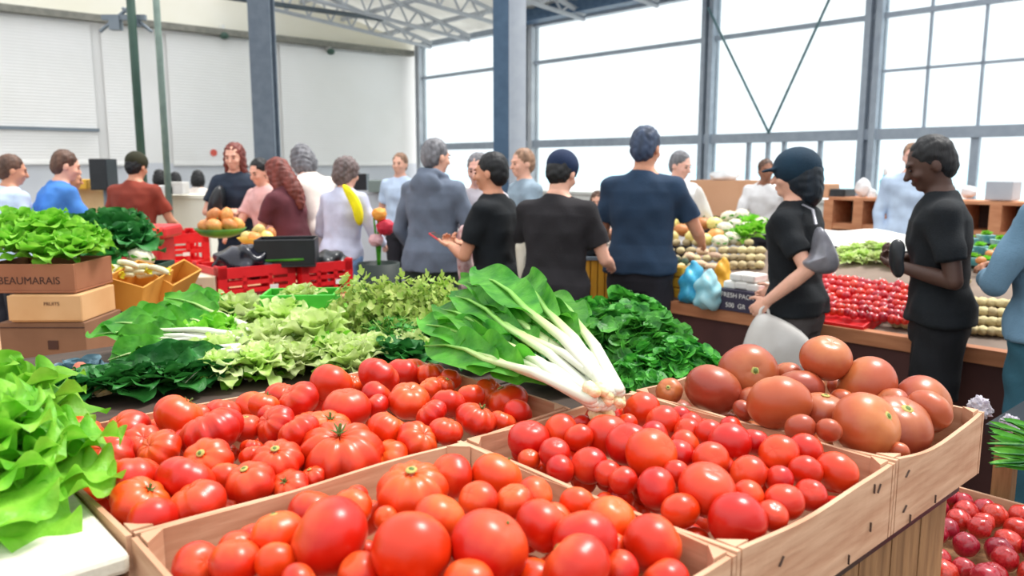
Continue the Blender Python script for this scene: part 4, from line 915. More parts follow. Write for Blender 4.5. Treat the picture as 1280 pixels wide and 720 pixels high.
# second row
person(599, 193, 5.7, 165, 'older person facing us, behind the one in the black t-shirt', SKP, 2, 0, 10, None, None, C_PAT, 'short', C_WHT, hair=H_GRY, vox=.010, build=.95)
person(656, 187, 6.6, 118, 'person in a blue grey shirt with sandy hair turned to the left', SK1, 2, 0, 6, None, ((-.22, .1, 1.14), (-.1, .3, 1.1)), C_GST, 'short', C_DKP, hair=H_SAND, vox=.011)
person(748, 240, 7.6, 165, 'small dark haired person in a white top sitting low between two shoppers', SK1, 6, 0, 12, ((.22, .14, 1.15), (.12, .36, 1.12)), ((-.22, .14, 1.15), (-.12, .36, 1.12)), C_CREAM, 'long', C_WHT, hair=H_BRN, hstyle='bob', vox=.012, female=True)
person(846, 191, 7.0, 200, 'older grey haired person with a dark strap behind the produce stall', SKP, 6, 20, 14, ((.22, .14, 1.15), (.12, .36, 1.16)), None, C_WHT, 'long', C_DKP, hair=H_GRY, vox=.011)
person(958, 200, 8.3, 165, 'person in a white shirt leaning behind the wooden counter', SK3, 16, 10, -6, ((.26, .16, 1.1), (.3, .36, 1.0)), None, C_WHT, 'long', C_DKP, hair=H_BRN, vox=.012)
person(1142, 180, 7.4, 165, 'person in a pale blue shirt standing behind the shelf of crates', SKP, 0, -14, 4, None, None, C_LBL, 'long', C_DKP, hair=H_SAND, vox=.011, wide=1.08)
person(500, 192, 8.6, 165, 'person in a white shirt with dark collar far behind the grey hooded shopper', SK1, 2, 0, 0, None, None, C_LBL, 'short', C_DKP, hair=H_SAND, vox=.012)
person(428, 199, 6.2, -25, 'person with curly greying hair in a lavender shirt seen from behind', SK1, 8, -10, 10, ((.26, .08, 1.14), (.2, .32, 1.0)), ((-.26, .08, 1.14), (-.2, .3, 1.0)), C_LAV, 'long', cloth('pale_blue_jeans', (120, 150, 190)), hair=H_MIX, hstyle='curly', vox=.010, female=True, wide=1.05)
person(390, 184, 6.7, 52, 'grey haired person in a long cream jacket bending over the stall', SKP, 24, 0, 14, ((.24, .2, 1.08), (.16, .42, .98)), ((-.24, .24, 1.08), (-.12, .44, .98)), C_CREAM, 'long', C_WHT, 'skirt', hair=H_GRY, hstyle='bob', vox=.011, female=True, wide=1.1, longer=.2)
person(357, 201, 6.3, 66, 'person with long auburn hair and a burgundy top bending to the left', SK1, 14, 0, 20, ((.2, .2, 1.1), (.1, .42, 1.04)), ((-.2, .22, 1.1), (-.1, .44, 1.04)), C_BURG, 'short', C_BURG, hair=H_RED, hstyle='long', vox=.010, female=True)
person(330, 200, 7.0, 150, 'person with short dark hair in a pink top beside the auburn haired one', SK1, 6, 0, 16, ((.2, .2, 1.1), (.1, .42, 1.04)), None, C_PINK, 'short', C_BRN, hair=H_BLK, vox=.011, female=True)
person(293, 180, 7.3, 188, 'person with reddish hair and a dark top standing with crossed arms', SK1, 2, -10, 10, ((.25, .08, 1.14), (.02, .24, 1.14)), ((-.25, .08, 1.14), (-.02, .26, 1.10)), C_DJEAN, 'short', C_DJEAN, hair=H_RED, hstyle='long', vox=.010, female=True)
person(165, 193, 6.9, -8, 'person in a rust coloured top and black patterned cap seen from behind', SK2, 6, -6, 14, ((.27, .12, 1.14), (.26, .32, 1.02)), ((-.26, .06, 1.14), (-.2, .3, 1.0)), C_RUST, 'short', C_BKP, hair=H_BLK, hat=(cloth('black_gold_cap', (40, 40, 22)), 'scarf'), vox=.009, wide=1.12)
person(66, 190, 6.2, -38, 'person in a bright blue sweater leaning to the right at the left stall', SK1, 14, -14, 10, ((.26, .2, 1.1), (.22, .4, .98)), None, C_BLU, 'long', C_DJEAN, hair=H_BRN, vox=.009, wide=1.08)
person(4, 195, 6.0, -30, 'person in a pale blue shirt at the left edge of the photo', SK2, 8, -20, 8, None, None, C_LBL, 'long', C_DKP, hair=H_BRN, vox=.010, wide=1.1)
person(82, 210, 7.4, -60, 'dark haired person half hidden behind the blue sweater', SK2, 4, 0, 10, None, None, C_BLK, 'short', C_DKP, hair=H_BLK, vox=.012, female=True)
for u, v, Y, m_, l in ((198, 213, 10.8, C_BURG, 'tiny distant person in dark red by the grey wall, left of the thin pole'), (218, 216, 11.5, C_BRN, 'small distant dark haired person right of the thin pole by the wall'), (246, 214, 10.4, C_CREAM, 'small distant person in a cream top with dark hair near the wall')):
    person(u, v, Y, 10, l, SK1, 6, 0, 10, None, None, m_, 'short', C_DKP, hair=H_BLK, hstyle='bob', vox=.016, face=False)

# bags and things carried
M_BAGW = mat('white_plastic_bag', (226, 222, 216), (240, 238, 234), .45, 6, trans=.25, bump=.4)
def soft_bag(name, pts, m, label, cat, hl, th=.05, seed=0, handles=None, noise_=.012):
    """pillow like bag: outline given as (u, v) pixels at distance Y"""
    Y = hl; P = [atY(u, v, Y) for u, v in pts]; c = np.mean(P, axis=0); V = []; n = len(P); R = []
    for f, d in ((.02, 0), (.6, .8), (.88, .62), (1.0, 0)): R.append([c + (q - c) * f + np.array([0, -th * (d if f < 1 else 0) - (th if f < .1 else 0), 0]) for q in P])
    back = [[c + (q - c) * f + np.array([0, th * d + (th if f < .1 else 0), 0]) for q in P] for f, d in ((.88, .62), (.6, .8), (.02, 0))]
    mb = MB(); mb.rings([np.array(r) - c for r in R + back]); o = mb.build(name, m, None, True, loc=c); md = o.modifiers.new('s', 'SUBSURF'); md.levels = 2; md.render_levels = 2
    return tag(o, label, cat), c
def to_px(p):
    d = p - np.array([0, 0, CAMH]); c_, s_ = math.cos(PITCH), math.sin(PITCH); zc_ = d[1] * c_ - d[2] * s_; return 640 + F * d[0] / zc_, 360 - F * (d[2] * c_ + d[1] * s_) / zc_, d[1]
_, AR, Wm, _, _ = rB; hp_ = Wm(AR['L'][2] + np.array([0, 0, -.07])); hu, hv, hY = to_px(hp_); print('HAND', hu, hv, hY)
ou, ov = hu - 956, hv - 374
o, c = soft_bag('carrier_bag', [(x + ou, y + ov) for x, y in ((948, 370), (962, 372), (1016, 398), (1018, 448), (970, 462), (918, 446), (926, 404), (940, 376))], M_BAGW, 'white plastic carrier bag hanging from the hand of the person in the dark cap', 'bag', hY, .09)
mb = MB(); mb.tube([atY(x + ou, y + ov, hY) - c for x, y in ((944, 384), (948, 368), (954, 361), (957, 370), (960, 388))], .008, 8); h = mb.build('handle', M_BAGW, None, True); h.parent = o
M_SIL = mat('silver_grey_nylon', (104, 104, 112), (150, 150, 158), .3, 8, bump=.6, metal=.2)
o, c = soft_bag('shoulder_bag', [(1022, 276), (1034, 290), (1046, 315), (1050, 332), (1042, 344), (1022, 344), (1004, 336), (1000, 326), (1014, 322), (1017, 300)], M_SIL, 'shiny grey nylon bag on the back of the person in the dark cap', 'bag', 3.62, .07)
mb = MB(); mb.tube([atY(1020, 280, 3.62) - c, atY(1016, 262, 3.72) - c, atY(1004, 256, 3.8) - c], .008, 6, flat=.4); h = mb.build('strap', M_SIL, None, True); h.parent = o
o, c = soft_bag('handbag', [(1114, 296), (1130, 298), (1131, 312), (1126, 326), (1131, 342), (1122, 352), (1113, 340), (1111, 320)], M_BLACK, 'black cloth bag dangling from the hands of the dark haired person', 'bag', 3.3, .035)
o, c = soft_bag('shoulder_bag', [(268, 232), (280, 228), (283, 252), (276, 275), (262, 280), (258, 262)], M_BLACK, 'black bag hanging beside the person with crossed arms', 'bag', 7.1, .1)
o, c = soft_bag('scarf', [(424, 226), (438, 232), (452, 252), (456, 272), (452, 286), (444, 280), (442, 262), (432, 244)], cloth('yellow_cloth', (226, 214, 20)), 'bright yellow cloth over the shoulder of the curly haired person', 'scarf', 6.0, .05)
o, c = soft_bag('white_bag', [(570, 280), (584, 277), (590, 292), (592, 330), (596, 372), (576, 372), (570, 330)], mat('pale_pink_cloth', (226, 206, 204), (170, 110, 110), .8, 22), 'pale patterned bag between the grey hooded shopper and the one in black', 'bag', 4.9, .06)
o, c = soft_bag('white_bag', [(642, 300), (650, 306), (660, 294), (668, 304), (664, 322), (662, 360), (648, 360), (645, 325)], mat('ivory_cloth', (226, 216, 196), (238, 230, 214), .8, 12), 'knotted ivory plastic bag hanging between the two shoppers in black', 'bag', 4.45, .05)
# ------------------------------------------------------------------ produce stall on the right (runs along the window wall direction)
def plane_at(u, v, P0, N): d = ray(u, v); C0 = np.array([0, 0, CAMH]); return C0 + d * (((P0 - C0) @ N) / (d @ N))
ZS = .75
sF = st(at(900, 388, ZS))[0]; tL = st(at(826, 376, ZS))[1]; tR = st(at(1330, 455, ZS))[1]
SD_ = 1.75; HB = .34                       # depth of the sloping bed and how much it rises to the back
o = thing('produce_stall', W(sF, (tL + tR) / 2, 0), TH, 'long produce stall with dark brown front and wooden rim behind the shoppers', 'stall')
hl = (tL - tR) / 2
M_RIM = mat('stall_rim', (176, 112, 74), (194, 130, 90), .7, 5, (6, 1, 6)); M_FRONT = mat('stall_front', (68, 38, 36), (84, 50, 46), .8, 3)
mb = MB(); mb.span((.0, -hl, .02), (.03, hl, ZS - .05)); mb.build('front_board', M_FRONT, o)
mb = MB(); mb.span((-.02, -hl - .02, ZS - .055), (.05, hl + .02, ZS + .012)); mb.build('rim', M_RIM, o)
mb = MB(); V = [(.03, -hl, ZS - .02), (.03, hl, ZS - .02), (SD_, hl, ZS + HB), (SD_, -hl, ZS + HB)]; mb.add(V + [(a, b, c - .04) for a, b, c in V], [(0, 3, 2, 1), (4, 5, 6, 7), (0, 1, 5, 4), (1, 2, 6, 5), (2, 3, 7, 6), (3, 0, 4, 7)]); mb.build('display_board', mat('bed_board', (112, 96, 84), (136, 118, 104), .8, 4), o)
mb = MB(); mb.span((.03, hl - .03, .02), (SD_, hl, ZS - .06)); mb.build('end_board', M_FRONT, o)
for y in (-hl + .1, 0, hl - .1):
    mb = MB(); mb.box((SD_ - .05, y, (ZS + HB - .045) / 2), (.06, .06, ZS + HB - .045)); mb.build('leg', M_TBL, o)
P0b = W(sF + .03, 0, ZS - .02); Nb = np.cross(B, (A * (SD_ - .03) + np.array([0, 0, HB + .02])) / SD_); Nb /= np.linalg.norm(Nb)
def bed(u, v, lift=0.0): return plane_at(u, v, P0b + np.array([0, 0, lift]), Nb)
def upx(p): return np.linalg.norm(p - np.array([0, 0, CAMH])) / F       # metres per pixel there

def lumpy(name, r, amp, fr, seed, m, n=22, q=14, dim=0):
    mb = MB(); mb.ell((0, 0, 0), (1, 1, 1), None, n, q); V = mb.v[0]
    for i, p in enumerate(V): V[i] = p * (1 + amp * mnoise.noise((p[0] * fr + seed, p[1] * fr, p[2] * fr)) - dim * math.exp(-((1 - p[2]) / .15)))
    V *= np.array(r); return mb.mesh(name, m)
def put(name, me, p, sc, rot, label, cat, group=None, kidsm=()):
    o = bpy.data.objects.new(name, me); COL.objects.link(o); o.location = [float(q) for q in p]; o.scale = (sc,) * 3 if not hasattr(sc, '__len__') else sc; o.rotation_euler = rot; tag(o, label, cat, group)
    for nm, mm in kidsm: c = bpy.data.objects.new(nm, mm); COL.objects.link(c); c.parent = o
    return o
rnd = random.Random(21)
M_CAUL = mat('cauliflower_white', (226, 218, 186), (244, 240, 220), .8, 30, bump=.5); M_GLEAF = M_CHARD
CAUL = lumpy('cauliflower', (1, 1, .75), .16, 4.5, 2, M_CAUL, 30, 20)
def cup_leaves(m, seed=1, n=7):
    r_ = random.Random(seed); mb = MB()
    for k in range(n): a = k * 6.283 / n; leaf(mb, (math.cos(a) * .3, math.sin(a) * .3, -.7), unit(a, .75), unit(a + math.pi, .8), 1.35, .5, -.3, .06, 2, r_, 8, 7, 'round', .3)
    return mb.mesh('outer_leaves', m)
CUPL = cup_leaves(M_GLEAF)
YSQ = lumpy('squash', (1, 1, .8), .10, 2.5, 4, mat('yellow_squash', (232, 206, 110), (240, 224, 150), .5, 5, rand=.1))
PMK = lumpy('pumpkin', (1, 1, .75), .12, 2.2, 5, mat('orange_pumpkin', (214, 132, 66), (226, 152, 86), .5, 5, rand=.1))
BRD = lumpy('bread_loaf', (1.5, .8, .6), .10, 2.2, 6, mat('bread_crust', (196, 156, 124), (222, 192, 164), .8, 6, rand=.1))
MUS = lumpy('potato', (1.2, .9, .8), .12, 2.2, 8, mat('potato_skin', (188, 168, 122), (208, 190, 148), .8, 8, rand=.12))
JAR = MB(); JAR.rings([np.array([(math.cos(a) * r, math.sin(a) * r, z) for a in np.arange(14) * 6.283 / 14]) for r, z in ((.9, 0), (1, .15), (1, 1.5), (.75, 1.75), (.75, 2.0))]); JAR = JAR.mesh('jar', mat('green_glass', (60, 84, 66), (90, 112, 84), .15, 4, rand=.1))
STALK_TOP = MB(); STALK_TOP.tube([(0, 0, .6), (.05, 0, .95)], [.12, .08], 8); STALK_TOP = STALK_TOP.mesh('stem', M_CALYX)
# squashes, cauliflowers along the top of the bed
for i, (u, v) in enumerate(((838, 300), (852, 292), (866, 300), (880, 304), (894, 298), (846, 282), (862, 280), (878, 284), (893, 284), (836, 286))):
    p = bed(u, v + 4); r = 10 * upx(p); put('squash', [YSQ, YSQ, PMK][(i * 2) % 3], p + [0, 0, r * .8], r, (.1, .1, i), ['round yellow squash in the heap where the tall shopper reaches', 'round orange squash in the heap where the tall shopper reaches'][1 if (i * 2) % 3 == 2 else 0], 'squash', 'yellow squashes on the stall' if (i * 2) % 3 != 2 else 'orange squashes on the stall', (('stem', STALK_TOP),))
for i, (u, v) in enumerate(((906, 290), (920, 286), (934, 290), (948, 284), (910, 276), (926, 274), (900, 306), (915, 302))):
    p = bed(u, v + 4); r = 10 * upx(p); put('cauliflower', CAUL, p + [0, 0, r * .8], r, (.3, .1, i), 'small white cauliflower heaped on the back half of the stall', 'cauliflower', 'cauliflowers on the stall', (('outer_leaves', CUPL),))
LB = [lettuce_mesh(.12, 16, M_LET, 210 + i, .12, 3, 7, 7, .5) for i in range(2)]
for i, (u, v, l) in enumerate(((930, 302, 'green leafy head between the cauliflowers and the dark cap'), (945, 296, 'green leafy head nearest the shoulder of the person in the dark cap'), (940, 288, 'green leafy head at the top of the stall'))):
    p = bed(u, v); head('leafy_head', LB[i % 2], COR, p + [0, 0, .03], 1.0, (0, 0, i), l, 'lettuce')
for i, (u, v) in enumerate(((862, 322), (878, 316), (893, 322), (874, 332), (892, 336))):
    p = bed(u, v + 3); r = 8 * upx(p); put('bread_loaf', BRD, p + [0, 0, r * .6], r, (0, 0, TH + .9 + .2 * i), 'brown crusty loaf beside the jars on the stall', 'bread', 'loaves on the stall')
for i, (u, v) in enumerate([(906 + 11 * a, 318 + 9 * b) for a in range(5) for b in range(3)]):
    p = bed(u, v); r = 6 * upx(p); put('potato', MUS, p + [0, 0, r * .8], r, (0, 0, i), 'small yellowish potato in the middle band of the stall', 'potato', 'potatoes on the stall')
for i, (u, v) in enumerate(((836, 328), (846, 330), (856, 332), (834, 338), (845, 340), (856, 342))):
    p = bed(u, v); r = 4.5 * upx(p); put('jar', JAR, p + [0, 0, .0], r, (0, 0, i), 'dark green jar in the cluster right of the tall shopper', 'jar', 'green jars on the stall')
for i, (u, v) in enumerate([(832 + 13 * a + (b % 2) * 6, 306 + 10 * b) for a in range(9) for b in range(4)]):
    p = bed(u, v); r = 5.5 * upx(p); put('potato', [MUS, YSQ, BRD][i % 3] if False else MUS, p + [0, 0, r * .5], r, (0, 0, i), 'small pale root vegetable filling the middle of the stall', 'vegetable', 'small pale vegetables in the stall middle')
# packets along the front rim
M_CY = mat('cyan_plastic', (44, 150, 196), (80, 184, 214), .4, 18, bump=.3); M_PCY = mat('pale_cyan_plastic', (140, 206, 220), (180, 224, 230), .4, 12, bump=.3); M_YEL = mat('yellow_packet', (226, 164, 36), (236, 184, 60), .5, 8); M_PUR = mat('dark_purple_box', (48, 42, 62), (58, 52, 74), .6, 5); M_WPK = mat('white_packet', (224, 220, 214), (238, 234, 228), .6, 10)
def sack(name, u, vb, wpx, hpx, m, label, cat='bag', Sd=.12):
    p = at(u, vb, ZS + .02) + A * .06; k = upx(p); w, h = wpx * k / 2, hpx * k
    sd = SD(); sd.ell((0, 0, h * .45), (w * .98, Sd, h * .5), k=.02); sd.ell((0, 0, h * .18), (w, Sd, h * .22), k=.03); sd.tube([(0, 0, h * .8), (0, 0, h)], [w * .35, w * .25], k=.03)
    ob = sdobj(sd, name, m, None, .012, 1.0, (.02, 14)); ob.location = [float(q) for q in p + np.array([0, 0, .0])]; ob.rotation_euler[2] = TH - math.pi / 2; return tag(ob, label, cat)
sack('plastic_sack', 858, 378, 30, 46, M_CY, 'bright blue plastic sack on the stall rim', Sd=.09)
sack('plastic_sack', 877, 385, 34, 42, M_PCY, 'pale cyan rounded plastic sack in front of the blue one', Sd=.07)
sack('plastic_sack', 896, 366, 18, 40, M_YEL, 'yellow sack squeezed between the pale cyan sack and the dark box', Sd=.07)
for i in range(3):
    p = at(836, 374, ZS + .015) + A * .09; k = upx(p); mb = MB(); mb.box((0, 0, 0), (.13, .1, 12 * k)); ob = mb.build('packet', M_YEL, bevel=.008, rz=TH - math.pi / 2, loc=p + [0, 0, (7 + 13 * i) * k]); tag(ob, '%s of the orange yellow packets stacked at the left end of the rim' % ('lowest', 'middle one', 'topmost')[i], 'packet')
def text_obj(s, size, loc, rot, m, parent, name='lettering', ext=.0006):
    c = bpy.data.curves.new(name, 'FONT'); c.body = s; c.size = size; c.extrude = ext; c.align_x = 'CENTER'; c.align_y = 'CENTER'; c.materials.append(m)
    o = bpy.data.objects.new(name, c); COL.objects.link(o); bpy.context.view_layer.update(); me = bpy.data.meshes.new_from_object(o.evaluated_get(bpy.context.evaluated_depsgraph_get()))
    bpy.data.objects.remove(o); o = bpy.data.objects.new(name, me); COL.objects.link(o); o.location = loc; o.rotation_euler = rot; o.parent = parent; return o
p = at(917, 391, ZS + .012) + A * .13; k = upx(p); t_ = thing('printed_box', p, TH - math.pi / 2, 'dark purple box with white print holding pale goods on the stall rim', 'box')
mb = MB(); mb.box((0, 0, 13 * k), (52 * k, .2, 26 * k)); mb.build('box_body', M_PUR, t_, bevel=.004)
text_obj('FRESH PACK', 8 * k, (0, -.102, 19 * k), (math.pi / 2, 0, 0), M_WPK, t_); text_obj('500  GR', 8 * k, (-2 * k, -.102, 7 * k), (math.pi / 2, 0, 0), M_WPK, t_)
for i, (dx, dz) in enumerate(((-16, 30), (0, 31), (15, 30), (-8, 40), (9, 40))):
    mb = MB(); mb.box((0, 0, 0), (17 * k, .14, 9 * k)); ob = mb.build('packet', M_WPK, bevel=.01, rz=TH - math.pi / 2, loc=p + W(0, -dx * k, dz * k)); tag(ob, 'white packet laid on top of the dark purple printed box', 'packet', 'white packets on the printed box')
# radishes in a red tray
Mrad = mat('radish_red', (196, 24, 44), (216, 44, 60), .3, 10, (1, 1, 1), rand=.1, coat=.3)
RAD = lumpy('radish', (1, 1, 1.05), .08, 2, 3, Mrad, 14, 9); RADL = MB(); RADL.tube([(0, 0, .9), (.1, 0, 1.5)], [.2, .1], 6); RADL = RADL.mesh('stem', M_WPK)
tray0, tray1 = st(at(1024, 379, ZS))[1], st(at(1140, 397, ZS))[1]
t_ = thing('red_tray', W(sF + .33, (tray0 + tray1) / 2, ZS + .045), TH, 'red plastic tray of small red radishes at the front of the stall', 'tray')
hw = (tray0 - tray1) / 2
for nm, lo, hi in (('base', (-.32, -hw, 0), (.32, hw, .012)), ('side', (-.33, -hw, 0), (-.318, hw, .05)), ('side', (.318, -hw, 0), (.33, hw, .05)), ('side', (-.318, -hw, .012), (.318, -hw + .012, .05)), ('side', (-.318, hw - .012, .012), (.318, hw, .05))):
    mb = MB(); mb.span(lo, hi); mb.build(nm, M_REDP, t_, bevel=.003)
t_.rotation_euler = (0, -math.atan2(HB + .02, SD_), TH)
for b in range(7):
    for a in range(13):
        u = 1032 + a * 9.0 + rnd.uniform(-2, 2); v = 392 + (u - 1030) * .13 - b * 7.0 + rnd.uniform(-1.5, 1.5)
        if u > 1148: continue
        p = bed(u, v, .05); r = rnd.uniform(4.6, 6) * upx(p); put('radish', RAD, p + [0, 0, r * .7], r, (rnd.uniform(-1, 1), rnd.uniform(-1, 1), rnd.uniform(0, 6)), 'small red radish in the red tray on the stall', 'radish', 'radishes in the red tray', (('stem', RADL),) if rnd.random() < .35 else ())
# pale greens behind the radishes, paper sheet, teal boxes, dark tray
for i, (u, v) in enumerate(((1062, 330), (1078, 326), (1095, 330), (1110, 326), (1070, 318), (1088, 316), (1104, 318), (1120, 334), (1056, 322))):
    p = bed(u, v); head('endive', FR[i % 3], COR, p + [0, 0, .02], .55, (0, 0, i), 'small yellowish endive behind the red radishes', 'endive', 'endives behind the radishes')
p = bed(1075, 309); mb = MB(); g = np.zeros((8, 16, 3))
for i in range(8):
    for j in range(16): g[i, j] = (i / 7 * .3 - .15, j / 15 * 1.0 - .5, .015 * math.sin(i * 1.2 + j * .8) + (i / 7 - .5) * .1)
mb.grid(g); tag(mb.build('paper_sheet', M_WHITE, None, True, loc=p + [0, 0, .05], rz=TH), 'crumpled white paper sheet behind the endives', 'paper')
M_TEAL = mat('teal_punnet', (64, 140, 150), (170, 206, 200), .5, 14)
for i, (u, v) in enumerate(((1200, 340), (1216, 334), (1232, 338), (1206, 324), (1224, 320), (1242, 324), (1210, 310), (1232, 306), (1250, 312), (1255, 335))):
    p = bed(u, v); k = upx(p); mb = MB(); mb.rings([np.array([(x * w_, y * w_, z) for x, y in ((-1, -1), (1, -1), (1, 1), (-1, 1))]) for w_, z in ((6 * k, 0), (8 * k, 9 * k))]); ob = mb.build('punnet', M_TEAL, loc=p + [0, 0, .01], rz=TH + .1 * i, bevel=.004); tag(ob, 'small teal punnet of herbs on the right end of the stall', 'punnet', 'teal punnets')
    q = bpy.data.objects.new('leaves', LB[0]); COL.objects.link(q); q.parent = ob; q.location = (0, 0, 9 * k); q.scale = (.3,) * 3
for i, (u, v) in enumerate(((1238, 322), (1226, 330), (1248, 318))):
    p = bed(u, v, .06); r = 5.5 * upx(p); put('apricot', PMK, p + [0, 0, .02], r, (0, 0, i), 'small orange fruit lying on the teal punnets', 'fruit', 'orange fruits on the punnets')
p = at(1228, 372, ZS + .03) + A * .1; mb = MB(); mb.box((0, 0, .03), (.15, .2, .06)); tag(mb.build('scale_box', mat('slate_box', (66, 60, 62), (80, 74, 76), .5), bevel=.01, loc=p, rz=TH), 'flat dark grey box at the right of the stall front', 'box')

for i, (u, v) in enumerate([(1120 + 12 * a, 350 + 12 * b + a) for a in range(13) for b in range(-3, 6)]):
    if 1195 < u < 1262 and v < 350 or u < 1150 and v < 392: continue
    if u > 1215 and 352 < v < 378: continue
    p = bed(u, v); r = 6.5 * upx(p); put('potato', MUS, p + [0, 0, r * .8], r, (0, 0, i), 'small yellowish potato at the right end of the stall', 'potato', 'potatoes at the right end of the stall')
# yellow bin between two shoppers
p0 = atY(718, 322, 5.3); p1 = atY(762, 322, 5.3); w = (p1 - p0)[0]; t_ = thing('yellow_bin', ((p0 + p1) / 2 * [1, 1, 0]), 0, 'amber yellow slatted bin with black sack between two shoppers', 'bin')
for i in range(5):
    mb = MB(); mb.box((-w / 2 + w * (i + .5) / 5, 0, p0[2] / 2 + .1), (w / 5 - .006, .3, p0[2] - .2)); mb.build('slat', mat('amber_board', (206, 142, 32), (224, 164, 50), .5, 4, (6, 6, 1)), t_, bevel=.004)
mb = MB(); mb.box((0, 0, p0[2] + .01), (w * 1.02, .32, .02)); mb.build('rim', M_STEEL, t_)
sd = SD(); sd.ell((0, 0, .08), (w * .42, .13, .1), k=.02); sd.ell((w * .1, 0, .15), (w * .28, .1, .1), k=.03); ob = sdobj(sd, 'black_sack', M_BLACK, None, .012, 1, (.015, 12)); ob.location = ((p0 + p1) / 2 + [0, 0, .01]).tolist(); tag(ob, 'black plastic sack resting on the amber bin', 'sack')

# ------------------------------------------------------------------ wooden shelf unit and counter in front of the windows
sC = 8.1
def cpt(u, v): p = atS(u, v, sC); return st(p)[1], float(p[2])
def counter(name, u0, u1, vtop, vbot, shelves, label, cells, goods=True):
    t0, z1 = cpt(u0, vtop); t1, _ = cpt(u1, vtop); _, z0 = cpt((u0 + u1) / 2, vbot); tm = (t0 + t1) / 2; hw = (t0 - t1) / 2; o = thing(name, W(sC, tm, 0), TH, label, 'shelf'); m = mat('orange_wood', (196, 128, 88), (214, 150, 108), .7, 4, (6, 1, 6)); z1 = z1
    mb = MB(); mb.span((0, -hw, z1 - .03), (.45, hw, z1)); mb.build('top_board', m, o)
    mb = MB(); mb.span((.43, -hw, .02), (.45, hw, z1 - .03)); mb.build('back_panel', mat('shelf_back', (84, 66, 60), (98, 80, 72), .8, 4), o)
    for k in range(shelves):
        z = z1 * (1 - (k + 1) * .22); mb = MB(); mb.span((.01, -hw, z - .06), (.43, hw, z)); mb.build('shelf_board', m, o)
    for k in range(cells + 1):
        y = -hw + 2 * hw * k / cells; mb = MB(); mb.span((0, y - .05, .0), (.42, y + .05, z1 - .03)); mb.build('divider', m, o)
    return o, tm, hw, z1
o, tm, hw, z1 = counter('shelf_unit', 1036, 1470, 246, 300, 3, 'long open shelf unit of orange wood in front of the windows on the right', 9)
rnd = random.Random(5)
for k in range(26):
    y = hw - .25 - k * .17
    if y < -hw + .2: break
    p = W(sC + .15, tm + y, z1 * .56 + .05); put('apple', RND[k % 4], p, .05, (0, 0, k), 'red or orange fruit on the low shelf of the orange wood unit', 'fruit', 'fruit on the wooden shelf')
t0, z1b = cpt(862, 228); t1, _ = cpt(948, 228); o = thing('wooden_counter', W(sC, (t0 + t1) / 2, 0), TH, 'plain wooden counter with pale objects on it, left of the person in the white shirt', 'counter'); hw2 = (t0 - t1) / 2
mc = mat('plain_orange_wood', (216, 162, 124), (222, 170, 132), .7, 2)
mb = MB(); mb.span((0, -hw2, .55 * z1b + .22), (.04, hw2, z1b)); mb.build('front_panel', mc, o)
mb = MB(); mb.span((.0, -hw2, z1b), (.5, hw2, z1b + .03)); mb.build('counter_top', mc, o)
mb = MB(); mb.span((.05, -hw2 + .02, .02), (.48, hw2 - .02, z1b - .02)); mb.build('inner_box', M_BLACK, o)
mb = MB(); mb.span((0, -hw2, .02), (.04, hw2, .55 * z1b)); mb.build('lower_panel', M_WGREY, o)
# things on counter and shelf: bottle, boxes, paper bundles
def onshelf(name, u, vtop, wpx, hpx, m, label, cat, ball=False, s=None):
    p = atS(u, vtop + hpx, (s or sC) + .2); k = np.linalg.norm(p - [0, 0, CAMH]) / F
    if ball:
        me = lumpy(name, (wpx * k / 2, wpx * k / 2.4, hpx * k / 2), .25, 1.6, u, m, 24, 16); ob = bpy.data.objects.new(name, me); COL.objects.link(ob); ob.location = (p + [0, 0, hpx * k / 2]).tolist()
    else:
        mb = MB(); mb.box((0, 0, hpx * k / 2), (.25, wpx * k, hpx * k)); ob = mb.build(name, m, bevel=.01, loc=p, rz=TH)
    return tag(ob, label, cat)
M_PAPER = mat('white_paper', (226, 226, 226), (244, 244, 244), .8, 8, bump=.3)
onshelf('paper_bundle', 1078, 226, 18, 20, M_PAPER, 'round white paper bundle left of the steel column on the shelf unit', 'bundle', True); onshelf('paper_bundle', 1090, 238, 10, 14, M_PAPER, 'smaller white bundle just right of the big one on the shelf unit', 'bundle', True)
onshelf('dark_box', 1053, 237, 18, 10, M_BLACK, 'small dark box on the left end of the shelf unit', 'box'); onshelf('wooden_box', 1035, 231, 14, 16, mc, 'small wooden box at the left end of the shelf unit', 'box'); onshelf('wicker_box', 1253, 230, 26, 20, M_PALE, 'grey box standing on the shelf unit near the right edge', 'box')
onshelf('paper_bundle', 1210, 234, 16, 14, M_PAPER, 'white bundle on the shelf unit right of the dark haired person', 'bundle', True)
onshelf('paper_bundle', 934, 236, 30, 26, M_PAPER, 'crumpled white paper heap at the right end of the wooden counter', 'bundle', True); onshelf('paper_bundle', 905, 214, 34, 14, M_PAPER, 'low white paper pile on top of the wooden counter', 'bundle', True)
p = atS(1105, 243, sC + .2); t_ = thing('bottle', p, 0, 'tall teal bottle standing on the shelf unit', 'bottle'); mb = MB(); mb.tube([(0, 0, .0), (0, 0, .14), (0, 0, .17), (0, 0, .2)], [.05, .05, .025, .02], 14); mb.build('glass_body', mat('teal_glass', (110, 180, 196), (130, 196, 208), .15), t_, True); mb = MB(); mb.tube([(0, 0, .2), (0, 0, .25)], [.022, .022], 10); mb.build('cap', M_PAPER, t_, True)
# pale plastic carrier bags hanging at the stall
soft_bag('carrier_bag', [(872, 222), (866, 250), (862, 280), (890, 284), (895, 280), (884, 250)], M_BAGW, 'translucent white carrier bag standing on the stall by the tall shopper', 'bag', 6.4, .08)

